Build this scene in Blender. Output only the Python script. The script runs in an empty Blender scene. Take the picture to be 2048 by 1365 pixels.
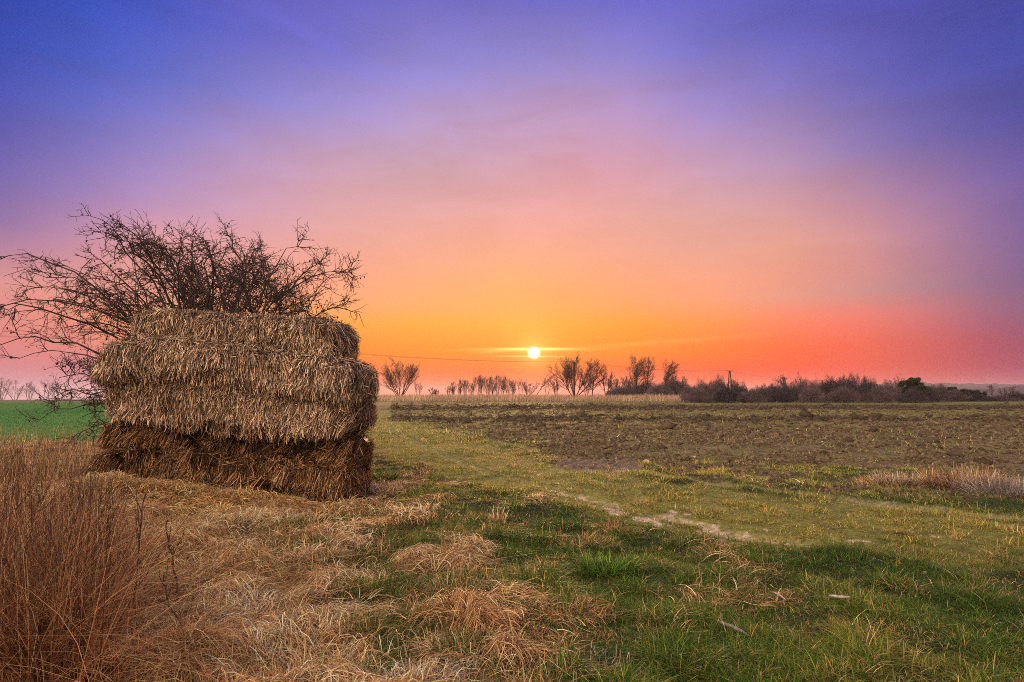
import bpy, math, random
import numpy as np

rng = np.random.default_rng(11)
random.seed(5)
S = bpy.context.scene
COL = S.collection

# ------------------------------------------------------------------ camera
EYE = 1.6
F = 24.0 / 36.0 * 2048
PITCH = math.atan((786 - 682.5) / F)
CP, SP = math.cos(PITCH), math.sin(PITCH)
cam_d = bpy.data.cameras.new("camera")
cam_d.lens = 24.0
cam_d.sensor_width = 36.0
cam_d.clip_start = 0.05
cam_d.clip_end = 12000
cam = bpy.data.objects.new("camera", cam_d)
COL.objects.link(cam)
cam.location = (0, 0, EYE)
cam.rotation_euler = (math.radians(90) + PITCH, 0, 0)
S.camera = cam

# ------------------------------------------------------------------ exposure / engine
S.view_settings.view_transform = 'Standard'
S.view_settings.look = 'None'
S.view_settings.exposure = 0.0
S.view_settings.gamma = 1.0
S.render.engine = 'CYCLES'
S.cycles.max_bounces = 5
S.cycles.diffuse_bounces = 2
S.cycles.glossy_bounces = 1
S.cycles.transmission_bounces = 3
S.cycles.volume_bounces = 1
S.cycles.transparent_max_bounces = 4
S.cycles.sample_clamp_indirect = 4.0
S.cycles.use_denoising = False
ORD = ['leftmost', 'second', 'third', 'fourth', 'fifth', 'sixth', 'seventh', 'eighth', 'ninth', 'tenth', 'eleventh', 'twelfth', 'thirteenth', 'fourteenth', 'fifteenth', 'sixteenth']
def nth(i):
    return ORD[i] if i == 0 else ORD[i] + ' from the left'
S.cycles.filter_width = 0.9

# ------------------------------------------------------------------ sun direction
SUN_AZ, SUN_EL = 1.85, 3.35           # degrees, azimuth from +Y towards +X
def dirv(az, el):
    a, e = math.radians(az), math.radians(el)
    return (math.sin(a) * math.cos(e), math.cos(a) * math.cos(e), math.sin(e))
sd = dirv(SUN_AZ, SUN_EL)

def lin(c):
    r = []
    for v in c:
        v /= 255.0
        r.append(v / 12.92 if v <= 0.04045 else ((v + 0.055) / 1.055) ** 2.4)
    return r

# ------------------------------------------------------------------ world: dusk sky
world = bpy.data.worlds.new("World")
S.world = world
world.use_nodes = True
wn, wl = world.node_tree.nodes, world.node_tree.links
wn.clear()
def WN(t, **k):
    n = wn.new(t)
    for a, b in k.items():
        setattr(n, a, b)
    return n
def Wm(op, a, b=None, c=None, clamp=False):
    n = WN('ShaderNodeMath', operation=op, use_clamp=clamp)
    for i, v in enumerate((a, b, c)):
        if v is None: continue
        if isinstance(v, (int, float)): n.inputs[i].default_value = v
        else: wl.new(v, n.inputs[i])
    return n.outputs[0]
def Wmix(f, a, b, blend='MIX'):
    n = WN('ShaderNodeMix', data_type='RGBA', blend_type=blend)
    for i, v in ((0, f), (6, a), (7, b)):
        if isinstance(v, (int, float)): n.inputs[i].default_value = v
        elif isinstance(v, (tuple, list)): n.inputs[i].default_value = tuple(v) + (1.0,) * (4 - len(v))
        else: wl.new(v, n.inputs[i])
    return n.outputs[2]

tc = WN('ShaderNodeTexCoord')
sep = WN('ShaderNodeSeparateXYZ'); wl.new(tc.outputs['Generated'], sep.inputs[0])
dx, dy, dz = sep.outputs
el_deg = Wm('MULTIPLY', Wm('ARCSINE', dz), 180 / math.pi)
az_deg = Wm('MULTIPLY', Wm('ARCTAN2', dx, dy), 180 / math.pi)

# slow cloud veils that shift the colours a little
mp = WN('ShaderNodeMapping'); wl.new(tc.outputs['Generated'], mp.inputs[0])
mp.inputs['Scale'].default_value = (1.5, 1.5, 4.5)
mp.inputs['Rotation'].default_value = (0.0, 0.55, 0.0)
cl = WN('ShaderNodeTexNoise'); wl.new(mp.outputs[0], cl.inputs['Vector'])
cl.inputs['Scale'].default_value = 3.2; cl.inputs['Detail'].default_value = 8; cl.inputs['Roughness'].default_value = 0.62
cl.inputs['Distortion'].default_value = 0.4
cv = Wm('SUBTRACT', cl.outputs['Fac'], 0.5)
hi = WN('ShaderNodeMapRange'); wl.new(el_deg, hi.inputs[0])
hi.inputs[1].default_value = 6; hi.inputs[2].default_value = 26; hi.inputs[3].default_value = 0.0; hi.inputs[4].default_value = 1.0
el_w = Wm('ADD', el_deg, Wm('MULTIPLY', Wm('MULTIPLY', cv, 6.0), hi.outputs[0]))

# colour samples of the dusk sky: (photo x, photo y, rgb)
SK = [
 (0,10,(48,70,172)),(300,10,(58,88,196)),(600,10,(104,100,195)),(900,10,(112,106,200)),(1200,10,(108,104,200)),(1500,10,(98,98,190)),(1800,10,(84,84,178)),(2040,10,(72,76,168)),
 (0,120,(56,76,172)),(200,120,(72,98,202)),(400,120,(104,106,200)),(600,120,(120,115,200)),(900,120,(145,135,202)),(1200,120,(150,136,202)),(1500,120,(118,112,198)),(1800,120,(92,92,182)),(2040,120,(72,80,170)),
 (0,230,(72,78,172)),(200,230,(108,110,196)),(400,230,(132,128,202)),(600,230,(160,145,205)),(900,230,(185,155,198)),(1200,230,(192,155,198)),(1500,230,(158,136,196)),(1800,230,(114,104,176)),(2040,230,(86,82,160)),
 (0,340,(108,96,170)),(200,340,(145,130,198)),(400,340,(180,148,196)),(600,340,(205,160,185)),(900,340,(211,168,182)),(1150,340,(222,162,176)),(1500,340,(197,154,178)),(1800,340,(145,120,172)),(2040,340,(98,88,158)),
 (0,460,(155,118,165)),(300,460,(212,152,168)),(700,460,(232,168,158)),(950,460,(245,172,156)),(1200,460,(245,172,155)),(1400,460,(228,168,156)),(1600,460,(222,156,148)),(1800,460,(198,138,152)),(1920,460,(165,122,160)),(2040,460,(120,98,154)),
 (0,565,(222,148,145)),(300,565,(240,160,140)),(720,565,(255,170,132)),(900,565,(255,178,122)),(1050,565,(255,180,115)),(1200,565,(255,172,122)),(1400,565,(255,165,128)),(1600,565,(235,152,132)),(1800,565,(200,135,138)),(1940,565,(167,118,140)),(2040,565,(130,96,140)),
 (0,645,(228,145,138)),(300,645,(248,160,110)),(720,645,(255,175,85)),(900,645,(255,184,80)),(1060,645,(255,186,85)),(1200,645,(255,174,72)),(1400,645,(255,160,88)),(1600,645,(255,140,108)),(1700,645,(250,132,112)),(1800,645,(225,126,118)),(2000,645,(166,106,124)),
 (0,700,(222,145,142)),(720,700,(255,158,58)),(900,700,(255,165,52)),(1060,700,(255,170,52)),(1200,700,(255,164,60)),(1350,700,(255,150,62)),(1500,700,(255,132,76)),(1650,700,(255,120,82)),(1800,700,(228,116,102)),(1900,700,(200,110,112)),(2040,700,(162,98,118)),
 (0,742,(212,150,155)),(720,742,(255,142,66)),(900,742,(255,140,58)),(1060,742,(255,138,54)),(1200,742,(255,134,60)),(1350,742,(255,124,66)),(1500,742,(255,116,76)),(1650,742,(250,112,88)),(1800,742,(226,114,102)),(1920,742,(196,108,112)),(2040,742,(166,100,120)),
 (0,772,(205,158,170)),(720,772,(255,150,110)),(900,772,(255,140,92)),(1060,772,(255,136,84)),(1200,772,(255,134,92)),(1350,772,(255,128,92)),(1500,772,(252,120,92)),(1650,772,(240,122,104)),(1800,772,(222,122,112)),(2040,772,(180,112,126)),
 (0,792,(205,165,178)),(720,792,(255,160,128)),(900,792,(255,152,112)),(1060,792,(255,146,104)),(1200,792,(255,148,112)),(1350,792,(250,138,112)),(1500,792,(248,128,108)),(1650,792,(238,126,114)),(1800,792,(215,124,122)),(2040,792,(178,114,134)),
]
def azel(u, v):
    X, Z = (u - 1024) / F, (682.5 - v) / F
    y, z = CP - Z * SP, SP + Z * CP
    n = math.sqrt(X * X + y * y + z * z)
    return math.degrees(math.atan2(X, y)), math.degrees(math.asin(z / n))
PTS = np.array([azel(u, v) for u, v, c in SK])
PC = np.array([lin(c) for u, v, c in SK])
PC = np.clip(PC - np.array([.0, .075, .065]) * np.clip((v_ := np.array([t[1] for t in SK])) - 600, 0, 120)[:, None] / 120, .01, 1)
BACK_FILL = 1.0
extra = []
for el, cl_, cr_ in ((-1,(205,165,185),(150,108,140)),(1,(208,160,175),(145,96,128)),(4,(215,145,150),(135,90,130)),(8,(190,130,150),(110,84,140)),(12,(130,104,165),(90,80,148)),(17,(90,84,168),(78,76,156)),(22,(66,76,168),(70,76,164)),(28,(50,70,168),(68,74,164)),(34,(46,66,162),(66,72,160))):
    for az_, c_ in ((-46, cl_), (46, cr_)): extra.append(((az_, el), tuple(lin(c_))))
for az_ in (-30,-15,0,15,30): extra.append(((az_, 36), tuple(lin((90, 90, 188)))))
for az, el, c in [(-70,1,(.42,.27,.32)),(-70,12,(.30,.22,.36)),(-70,30,(.14,.16,.40)),(70,1,(.42,.26,.30)),(70,12,(.22,.16,.32)),(70,30,(.12,.14,.36)),
                  (-60,45,(.12,.15,.40)),(60,45,(.12,.15,.38)),(0,45,(.11,.14,.44)),(-30,45,(.08,.12,.42)),(30,45,(.08,.12,.42))]:
    extra.append(((az, el), c))
for az in (-180,-150,-120,-100,100,120,150,180):  # bright warm sky behind the camera, added out of view to light the foreground
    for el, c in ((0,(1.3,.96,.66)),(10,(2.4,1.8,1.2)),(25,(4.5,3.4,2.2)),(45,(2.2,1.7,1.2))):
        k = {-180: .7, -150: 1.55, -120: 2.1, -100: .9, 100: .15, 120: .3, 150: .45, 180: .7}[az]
        extra.append(((az, el), tuple(BACK_FILL * k * t for t in c)))
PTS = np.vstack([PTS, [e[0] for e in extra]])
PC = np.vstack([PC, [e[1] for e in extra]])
def skycol(az, el):
    d = np.array([az, el]) - PTS
    daz = d[:, 0]
    sx = (4.0 if el < 12 else 5.6) if abs(az) < 52 else 25
    sy = 0.75 if el < 2.6 else (1.2 if el < 8 else 2.3)
    if el > 34: sy = 7
    w = np.exp(-0.5 * ((daz / sx) ** 2 + (d[:, 1] / sy) ** 2)) + 1e-9 / (1 + (daz / 30) ** 2 + (d[:, 1] / 10) ** 2)
    return (w[:, None] * PC).sum(0) / w.sum()
AZS = [-180, -120, -75, -46, -38, -33, -28, -22, -15, -8, 0, 5, 10, 16, 22, 27, 31, 35, 38, 46, 75, 120, 180]
_want = PC.copy()
for _it in range(4):
    for _i in range(len(SK)):
        PC[_i] = np.clip(PC[_i] + .8 * (_want[_i] - skycol(*PTS[_i])), .012, 1.6)
ELS = [-3, -.2, .6, 1.8, 3.5, 5.7, 7.5, 9.2, 11.5, 14, 18, 22.5, 27, 32, 45, 80]
def ramp_for(az):
    r = WN('ShaderNodeValToRGB'); r.color_ramp.interpolation = 'LINEAR'
    f = Wm('DIVIDE', Wm('ADD', el_w, 3.0), 93.0, clamp=True)
    wl.new(f, r.inputs[0])
    e = r.color_ramp.elements
    for i, el in enumerate(ELS):
        c = skycol(az, el if el < 46 else 46)
        if i < 2: it = e[i]; it.position = (el + 3) / 93.0
        else: it = e.new((el + 3) / 93.0)
        it.color = (c[0], c[1], c[2], 1)
    return r.outputs[0]
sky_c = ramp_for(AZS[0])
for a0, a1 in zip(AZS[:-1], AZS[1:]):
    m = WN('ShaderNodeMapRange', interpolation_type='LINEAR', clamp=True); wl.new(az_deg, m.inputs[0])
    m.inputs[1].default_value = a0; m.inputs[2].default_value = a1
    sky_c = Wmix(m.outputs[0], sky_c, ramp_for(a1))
# brightness mottling of the thin cloud
sky_c = Wmix(1.0, sky_c, Wm('ADD', 1.0, Wm('MULTIPLY', Wm('MULTIPLY', cv, 0.85), hi.outputs[0])), 'MULTIPLY')
# the low sun and its aureole
dp = WN('ShaderNodeVectorMath', operation='DOT_PRODUCT'); wl.new(tc.outputs['Generated'], dp.inputs[0]); dp.inputs[1].default_value = sd
ang = Wm('MULTIPLY', Wm('ARCCOSINE', Wm('MINIMUM', dp.outputs['Value'], 1.0)), 180 / math.pi)
glow = Wm('EXPONENT', Wm('MULTIPLY', ang, -1.0))
sky_c = Wmix(1.0, sky_c, Wmix(1.0, (0.75, 0.5, 0.12), glow, 'MULTIPLY'), 'ADD')
# thin bright streaks of cloud beside the sun
st = WN('ShaderNodeTexNoise')
sm = WN('ShaderNodeMapping'); wl.new(tc.outputs['Generated'], sm.inputs[0]); sm.inputs['Scale'].default_value = (7, 7, 330)
sm.inputs['Rotation'].default_value = (0, 0.02, 0)
wl.new(sm.outputs[0], st.inputs['Vector']); st.inputs['Scale'].default_value = 1.0; st.inputs['Detail'].default_value = 3
sg = Wm('SUBTRACT', st.outputs['Fac'], 0.5)
def streak(el0, half, w, amp, az0=SUN_AZ, slope=0.0):
    de = Wm('SUBTRACT', el_deg, Wm('ADD', el0, Wm('MULTIPLY', Wm('SUBTRACT', az_deg, az0), slope)))
    de = Wm('ADD', de, Wm('MULTIPLY', sg, 0.10))
    g = Wm('EXPONENT', Wm('MULTIPLY', Wm('MULTIPLY', de, de), -1 / (half * half)))
    da = Wm('SUBTRACT', az_deg, az0)
    h = Wm('EXPONENT', Wm('MULTIPLY', Wm('MULTIPLY', da, da), -1 / (w * w)))
    return Wm('MULTIPLY', Wm('MULTIPLY', g, h), amp)
s_all = streak(SUN_EL + .33, .09, 2.9, 1.3, SUN_AZ)
for a in (streak(SUN_EL + .22, .12, 4.5, .35, SUN_AZ - 1.0), streak(SUN_EL - .32, .06, 2.8, .6, SUN_AZ, -0.01), streak(SUN_EL + .05, .10, 1.3, .20, SUN_AZ - 3.4, .05),
          streak(SUN_EL + .75, .22, 7, .10, SUN_AZ + 10, .06)):
    s_all = Wm('ADD', s_all, a)
sky_c = Wmix(1.0, sky_c, Wmix(1.0, (1.0, .62, .22), s_all, 'MULTIPLY'), 'ADD')
disc = WN('ShaderNodeMapRange', clamp=True); wl.new(ang, disc.inputs[0])
disc.inputs[1].default_value = 0.60; disc.inputs[2].default_value = 0.30
sky_c = Wmix(disc.outputs[0], sky_c, (1.6, 1.5, 1.25))
sky_t = WN('ShaderNodeTexSky', sky_type='NISHITA', sun_disc=False)
sky_t.sun_elevation = math.radians(SUN_EL); sky_t.sun_rotation = math.radians(SUN_AZ)
bg1 = WN('ShaderNodeBackground'); wl.new(sky_t.outputs[0], bg1.inputs[0]); bg1.inputs[1].default_value = 0.0004
bg2 = WN('ShaderNodeBackground'); wl.new(sky_c, bg2.inputs[0]); bg2.inputs[1].default_value = 1.0
addn = WN('ShaderNodeAddShader'); wl.new(bg1.outputs[0], addn.inputs[0]); wl.new(bg2.outputs[0], addn.inputs[1])
wo = WN('ShaderNodeOutputWorld'); wl.new(addn.outputs[0], wo.inputs[0])

# ------------------------------------------------------------------ sun lamp
sl = bpy.data.lights.new("sun", 'SUN'); sl.energy = 4.0; sl.angle = math.radians(0.6); sl.color = (1.0, 0.55, 0.24)
so = bpy.data.objects.new("sun", sl); COL.objects.link(so)
from mathutils import Vector
so.rotation_euler = Vector(sd).to_track_quat('Z', 'Y').to_euler()
so.location = (0, 0, 40)

# ------------------------------------------------------------------ pixel <-> world helpers
def project(x, y, z=0.0):
    fw = y * CP + (z - EYE) * SP
    up = -y * SP + (z - EYE) * CP
    fw = np.where(fw < 0.3, 0.3, fw)
    return 1024 + F * x / fw, 682.5 - F * up / fw
def z_at(v, y):
    t = (682.5 - v) / F
    return EYE + y * (SP + t * CP) / (CP - t * SP)
def at(u, v, y):
    z = z_at(v, y)
    fw = y * CP + (z - EYE) * SP
    return ((u - 1024) / F * fw, y, z)
def ground_at(u, v):
    X, Z = (u - 1024) / F, (682.5 - v) / F
    gy, gz = CP - Z * SP, SP + Z * CP
    t = -EYE / gz
    return X * t, gy * t

# ------------------------------------------------------------------ numpy noise
_perm = np.random.default_rng(3).random((512, 512))
def vnoise(x, y, s, o=0):
    X, Y = x / s + 100.3 + o * 17.7, y / s + 57.1 + o * 31.3
    xi, yi = np.floor(X).astype(int), np.floor(Y).astype(int)
    fx, fy = X - xi, Y - yi
    fx, fy = fx * fx * (3 - 2 * fx), fy * fy * (3 - 2 * fy)
    g = lambda a, b: _perm[a % 512, b % 512]
    return (g(xi, yi) * (1 - fx) + g(xi + 1, yi) * fx) * (1 - fy) + (g(xi, yi + 1) * (1 - fx) + g(xi + 1, yi + 1) * fx) * fy
def fbm(x, y, s, o=0, n=4, r=0.5):
    t = 0; a = 1; w = 0
    for i in range(n):
        t = t + a * vnoise(x, y, s / 2 ** i, o + i * 3); w += a; a *= r
    return t / w
def sstep(a, b, x):
    t = np.clip((x - a) / (b - a), 0, 1)
    return t * t * (3 - 2 * t)

# ------------------------------------------------------------------ mesh helpers
def raw_mesh(name, verts, faces, mat, color=None, nv=4, parent=None, smooth=False):
    """verts (N,3), faces (M,nv) -> object.  color (M,3) per face"""
    me = bpy.data.meshes.new(name)
    verts = np.ascontiguousarray(verts, dtype=np.float32); faces = np.ascontiguousarray(faces, dtype=np.int32)
    me.vertices.add(len(verts)); me.vertices.foreach_set("co", verts.ravel())
    me.loops.add(faces.size); me.loops.foreach_set("vertex_index", faces.ravel())
    me.polygons.add(len(faces)); me.polygons.foreach_set("loop_start", np.arange(0, faces.size, nv, dtype=np.int32))
    if smooth: me.polygons.foreach_set("use_smooth", np.ones(len(faces), dtype=bool))
    if color is not None:
        dom = 'FACE' if len(color) == len(faces) else 'POINT'
        at_ = me.attributes.new("tint", 'FLOAT_COLOR', dom)
        c = np.ones((len(color), 4), dtype=np.float32); c[:, :3] = color
        at_.data.foreach_set("color", c.ravel())
    me.update(calc_edges=True)
    me.materials.append(mat)
    o = bpy.data.objects.new(name, me); COL.objects.link(o)
    if parent is not None: o.parent = parent
    return o
def ribbons(C, W, side):
    """C (N,S,3) centre lines, W (N,S) half widths, side (N,3) -> verts, quads"""
    N, K, _ = C.shape
    o = W[:, :, None] * side[:, None, :]
    V = np.stack([C - o, C + o], axis=2).reshape(N * K * 2, 3)
    b = (np.arange(N) * K * 2)[:, None] + (np.arange(K - 1) * 2)[None, :]
    Q = np.stack([b, b + 1, b + 3, b + 2], axis=-1).reshape(-1, 4)
    return V, Q
def tubes(C, R, sides=3):
    N, K, _ = C.shape
    T = np.gradient(C, axis=1); T /= np.linalg.norm(T, axis=2, keepdims=True) + 1e-9
    ref = np.where(np.abs(T[:, :1, 2:3]) > 0.8, np.array([[[1.0, 0, 0]]]), np.array([[[0, 0, 1.0]]])) * np.ones((N, K, 1))
    A = np.cross(T, ref); A /= np.linalg.norm(A, axis=2, keepdims=True) + 1e-9
    B = np.cross(T, A)
    ph = np.arange(sides) * 2 * math.pi / sides
    V = C[:, :, None, :] + R[:, :, None, None] * (np.cos(ph)[None, None, :, None] * A[:, :, None, :] + np.sin(ph)[None, None, :, None] * B[:, :, None, :])
    V = V.reshape(-1, 3)
    b = (np.arange(N) * K * sides)[:, None, None] + (np.arange(K - 1) * sides)[None, :, None]
    j = np.arange(sides)[None, None, :]; j2 = (j + 1) % sides
    Q = np.stack([b + j, b + j2, b + sides + j2, b + sides + j], axis=-1).reshape(-1, 4)
    return V, Q
def join(parts):
    Vs, Qs, n = [], [], 0
    for V, Q in parts:
        Vs.append(V); Qs.append(Q + n); n += len(V)
    return np.vstack(Vs), np.vstack(Qs)
def empty(name, loc=(0, 0, 0)):
    o = bpy.data.objects.new(name, None); COL.objects.link(o); o.location = loc
    o.empty_display_size = 0.3
    return o
def tag(o, label=None, cat=None, group=None, kind=None):
    if label: o["label"] = label
    if cat: o["category"] = cat
    if group: o["group"] = group
    if kind: o["kind"] = kind
    return o
def copy_tree(o, parent=None):
    c = o.copy(); COL.objects.link(c)
    if parent is not None: c.parent = parent
    for ch in list(o.children): copy_tree(ch, c)
    return c

# ------------------------------------------------------------------ materials
def mat_tint(name, rough=0.8, transl=0.0, noise=None, spec=0.2, mul=(1, 1, 1), tsat=1.0):
    m = bpy.data.materials.new(name); m.use_nodes = True
    n, l = m.node_tree.nodes, m.node_tree.links
    n.clear()
    out = n.new('ShaderNodeOutputMaterial'); b = n.new('ShaderNodeBsdfPrincipled')
    a = n.new('ShaderNodeAttribute'); a.attribute_name = "tint"
    src = a.outputs['Color']
    if noise:
        sc, amt = noise
        tcn = n.new('ShaderNodeTexCoord'); t = n.new('ShaderNodeTexNoise'); t.inputs['Scale'].default_value = sc; t.inputs['Detail'].default_value = 5
        l.new(tcn.outputs['Object'], t.inputs['Vector'])
        mr = n.new('ShaderNodeMapRange'); l.new(t.outputs['Fac'], mr.inputs[0]); mr.inputs[1].default_value = .25; mr.inputs[2].default_value = .75
        mr.inputs[3].default_value = 1 - amt; mr.inputs[4].default_value = 1 + amt
        mx = n.new('ShaderNodeMix'); mx.data_type = 'RGBA'; mx.blend_type = 'MULTIPLY'; mx.inputs[0].default_value = 1
        l.new(src, mx.inputs[6]); l.new(mr.outputs[0], mx.inputs[7]); src = mx.outputs[2]
        bp = n.new('ShaderNodeBump'); bp.inputs['Distance'].default_value = 0.02; bp.inputs['Strength'].default_value = 0.6
        l.new(t.outputs['Fac'], bp.inputs['Height']); l.new(bp.outputs[0], b.inputs['Normal'])
    l.new(src, b.inputs['Base Color']); b.inputs['Roughness'].default_value = rough
    b.inputs['Specular IOR Level'].default_value = spec
    if transl > 0:
        tr = n.new('ShaderNodeBsdfTranslucent'); l.new(src, tr.inputs[0])
        ms = n.new('ShaderNodeMixShader'); ms.inputs[0].default_value = transl
        l.new(b.outputs[0], ms.inputs[1]); l.new(tr.outputs[0], ms.inputs[2]); l.new(ms.outputs[0], out.inputs[0])
    else:
        l.new(b.outputs[0], out.inputs[0])
    return m
def mat_plain(name, col, rough=0.8, sc=8.0, amt=0.35, spec=0.2):
    m = bpy.data.materials.new(name); m.use_nodes = True
    n, l = m.node_tree.nodes, m.node_tree.links
    b = n['Principled BSDF']; tcn = n.new('ShaderNodeTexCoord'); t = n.new('ShaderNodeTexNoise')
    t.inputs['Scale'].default_value = sc; t.inputs['Detail'].default_value = 5; l.new(tcn.outputs['Object'], t.inputs['Vector'])
    r = n.new('ShaderNodeValToRGB'); l.new(t.outputs['Fac'], r.inputs[0])
    r.color_ramp.elements[0].position = .3; r.color_ramp.elements[1].position = .7
    r.color_ramp.elements[0].color = tuple(c * (1 - amt) for c in col) + (1,)
    r.color_ramp.elements[1].color = tuple(min(1, c * (1 + amt)) for c in col) + (1,)
    l.new(r.outputs[0], b.inputs['Base Color']); b.inputs['Roughness'].default_value = rough; b.inputs['Specular IOR Level'].default_value = spec
    return m
M_ground = mat_tint("soil_and_turf", 0.95, 0, (14.0, 0.45))
M_grass = mat_tint("grass_blades", 0.55, 0.33, None, 0.15)
M_straw = mat_tint("straw", 0.65, 0.12, None, 0.25)
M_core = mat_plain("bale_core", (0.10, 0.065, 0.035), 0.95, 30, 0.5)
M_bark = mat_plain("thorn_bark", (0.055, 0.04, 0.038), 0.8, 20, 0.4)
M_bark_far = mat_plain("grey_bark", (0.06, 0.04, 0.038), 0.85, 2, 0.3)
M_twig_far = mat_plain("bush_twigs", (0.10, 0.082, 0.098), 0.9, 0.6, 0.45)
_n, _l = M_twig_far.node_tree.nodes, M_twig_far.node_tree.links
_oi = _n.new('ShaderNodeObjectInfo'); _cr = _n.new('ShaderNodeValToRGB'); _l.new(_oi.outputs['Random'], _cr.inputs[0])
_cr.color_ramp.elements[0].color = (.45, .5, .6, 1); _cr.color_ramp.elements[1].color = (1.5, 1.25, 1.2, 1)
_mx = _n.new('ShaderNodeMix'); _mx.data_type = 'RGBA'; _mx.blend_type = 'MULTIPLY'; _mx.inputs[0].default_value = 1
_l.new(_n['Color Ramp'].outputs[0], _mx.inputs[6]); _l.new(_cr.outputs[0], _mx.inputs[7]); _l.new(_mx.outputs[2], _n['Principled BSDF'].inputs['Base Color'])
M_pine = mat_plain("pine_needles", (0.025, 0.045, 0.022), 0.8, 2, 0.5)
M_pole = mat_plain("tarred_wood", (0.04, 0.03, 0.025), 0.8, 5, 0.3)
M_wire = mat_plain("wire", (0.05, 0.045, 0.045), 0.5, 5, 0.1)
M_stone = mat_plain("pale_stone", (0.45, 0.40, 0.34), 0.85, 25, 0.25)
M_wood = mat_plain("bleached_wood", (0.36, 0.31, 0.30), 0.8, 30, 0.4)
M_hill = mat_plain("wooded_hill", (0.022, 0.018, 0.045), 0.95, 0.02, 0.4)

# ------------------------------------------------------------------ terrain masks (all on the ground plane)
FU = [-4000, 640, 700, 745, 780, 900, 1000, 1100, 1300, 1500, 1700, 2048, 2600, 6000]
FV = [803, 803, 818, 832, 838, 862, 886, 908, 934, 938, 955, 985, 1010, 1100]
def masks(x, y):
    u, v = project(x, y)
    bad = (y < 0.5); v = np.where(bad, 3000, v); u = np.where(bad, 1024, u)
    r = np.hypot(x, y)
    n = fbm(x, y, 2.2, 1) - .5; n2 = fbm(x, y, 0.7, 5) - .5; n3 = fbm(x, y, 9, 9) - .5
    vf = np.interp(u, FU, FV)
    field = sstep(8, -14, v - vf + (n * 80 + n2 * 40) * np.clip((v - 790) / 150, 0, 1)) * (u > 640)
    left = sstep(700, 640, u) * sstep(900, 870, v + n * 30)
    # short grass track: centre band between two curves
    t_hi = np.interp(u, [700, 760, 800, 1000, 1130, 1350, 1700, 2048, 3000], [822, 830, 838, 895, 930, 962, 990, 1020, 1060])
    t_lo = np.interp(u, [700, 745, 900, 1100, 1400, 1700, 2048, 3000], [870, 905, 962, 1015, 1080, 1108, 1140, 1180])
    track = sstep(-6, 10, v - t_hi + n * 40) * sstep(10, -12, v - t_lo + n * 50) * (u > 600) * (1 - field)
    ub = np.interp(v, [880, 950, 1000, 1050, 1100, 1200, 1300, 1365, 1800], [700, 730, 760, 800, 850, 940, 1020, 1080, 1400])
    dry = sstep(80, -80, u - ub + n * 260 + n2 * 260)
    dry = dry * (1 - field) * (1 - left) * (1 - track)
    # patches of the opposite kind
    pg = sstep(.42, .56, fbm(x, y, .6, 21)) * sstep(430, 740, u + n * 250) + .8 * sstep(.55, .65, fbm(x, y, .8, 25)) * sstep(990, 960, v) * (v > 880)
    pd = .8 * sstep(.60, .72, fbm(x, y, .8, 33)) * sstep(1700, 1200, u)
    dry = np.clip(dry * (1 - .75 * np.clip(pg, 0, 1)) + .75 * pd * (1 - field) * (1 - left) * (1 - track) * (u > 745), 0, 1)
    # two wheel lines along the track
    wheel = 0
    for P_ in (((1700, 1092), (1490, 1062), (1330, 1030), (1120, 984), (980, 944), (880, 905), (800, 868), (750, 846), (735, 832)), ((2300, 1058), (2048, 1032), (1700, 998), (1350, 952), (1130, 912), (960, 876), (850, 850), (775, 834), (745, 826))):
        for (a, b), (c, d) in zip(P_[:-1], P_[1:]):
            tt = np.clip(((u - a) * (c - a) + (v - b) * (d - b)) / ((c - a) ** 2 + (d - b) ** 2), 0, 1)
            wd = np.clip((v - 786) * .026, 1.0, 9)
            wheel = np.maximum(wheel, sstep(1.3, .5, np.hypot((u - a - tt * (c - a)) * .35, v - b - tt * (d - b)) / wd + n2 * 1.2))
    wheel = wheel * (1 - field) * (u > 600)
    # bare sandy ruts
    rut = 0
    for (a, b, c, d, w) in ((1125, 988, 1225, 1018, 5.5), (1235, 1024, 1325, 1040, 4), (1335, 1031, 1485, 1062, 12), (1500, 1066, 1550, 1072, 3), (1700, 1072, 1740, 1074, 2), (1150, 958, 1200, 964, 2), (1860, 1066, 1900, 1068, 2)):
        tt = np.clip(((u - a) * (c - a) + (v - b) * (d - b)) / ((c - a) ** 2 + (d - b) ** 2), 0, 1)
        du = (u - a - tt * (c - a)) * .35; dv = v - b - tt * (d - b)
        rut = np.maximum(rut, sstep(1.05, .75, np.hypot(du, dv) / w + n2 * 3.4 + (fbm(x, y, .14, 47, 2) - .5) * 3.4))
    
    # dried mud with tyre prints
    mud = sstep(1.15, .8, np.hypot((u - 1195) / 92, (v - 929) / 15) + n2 * .8)
    return dict(u=u, v=v, r=r, field=field, left=left, track=track, dry=dry, rut=rut, wheel=wheel, mud=mud, n=n, n2=n2, n3=n3)
MUD_C = ground_at(1195, 929)
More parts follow.
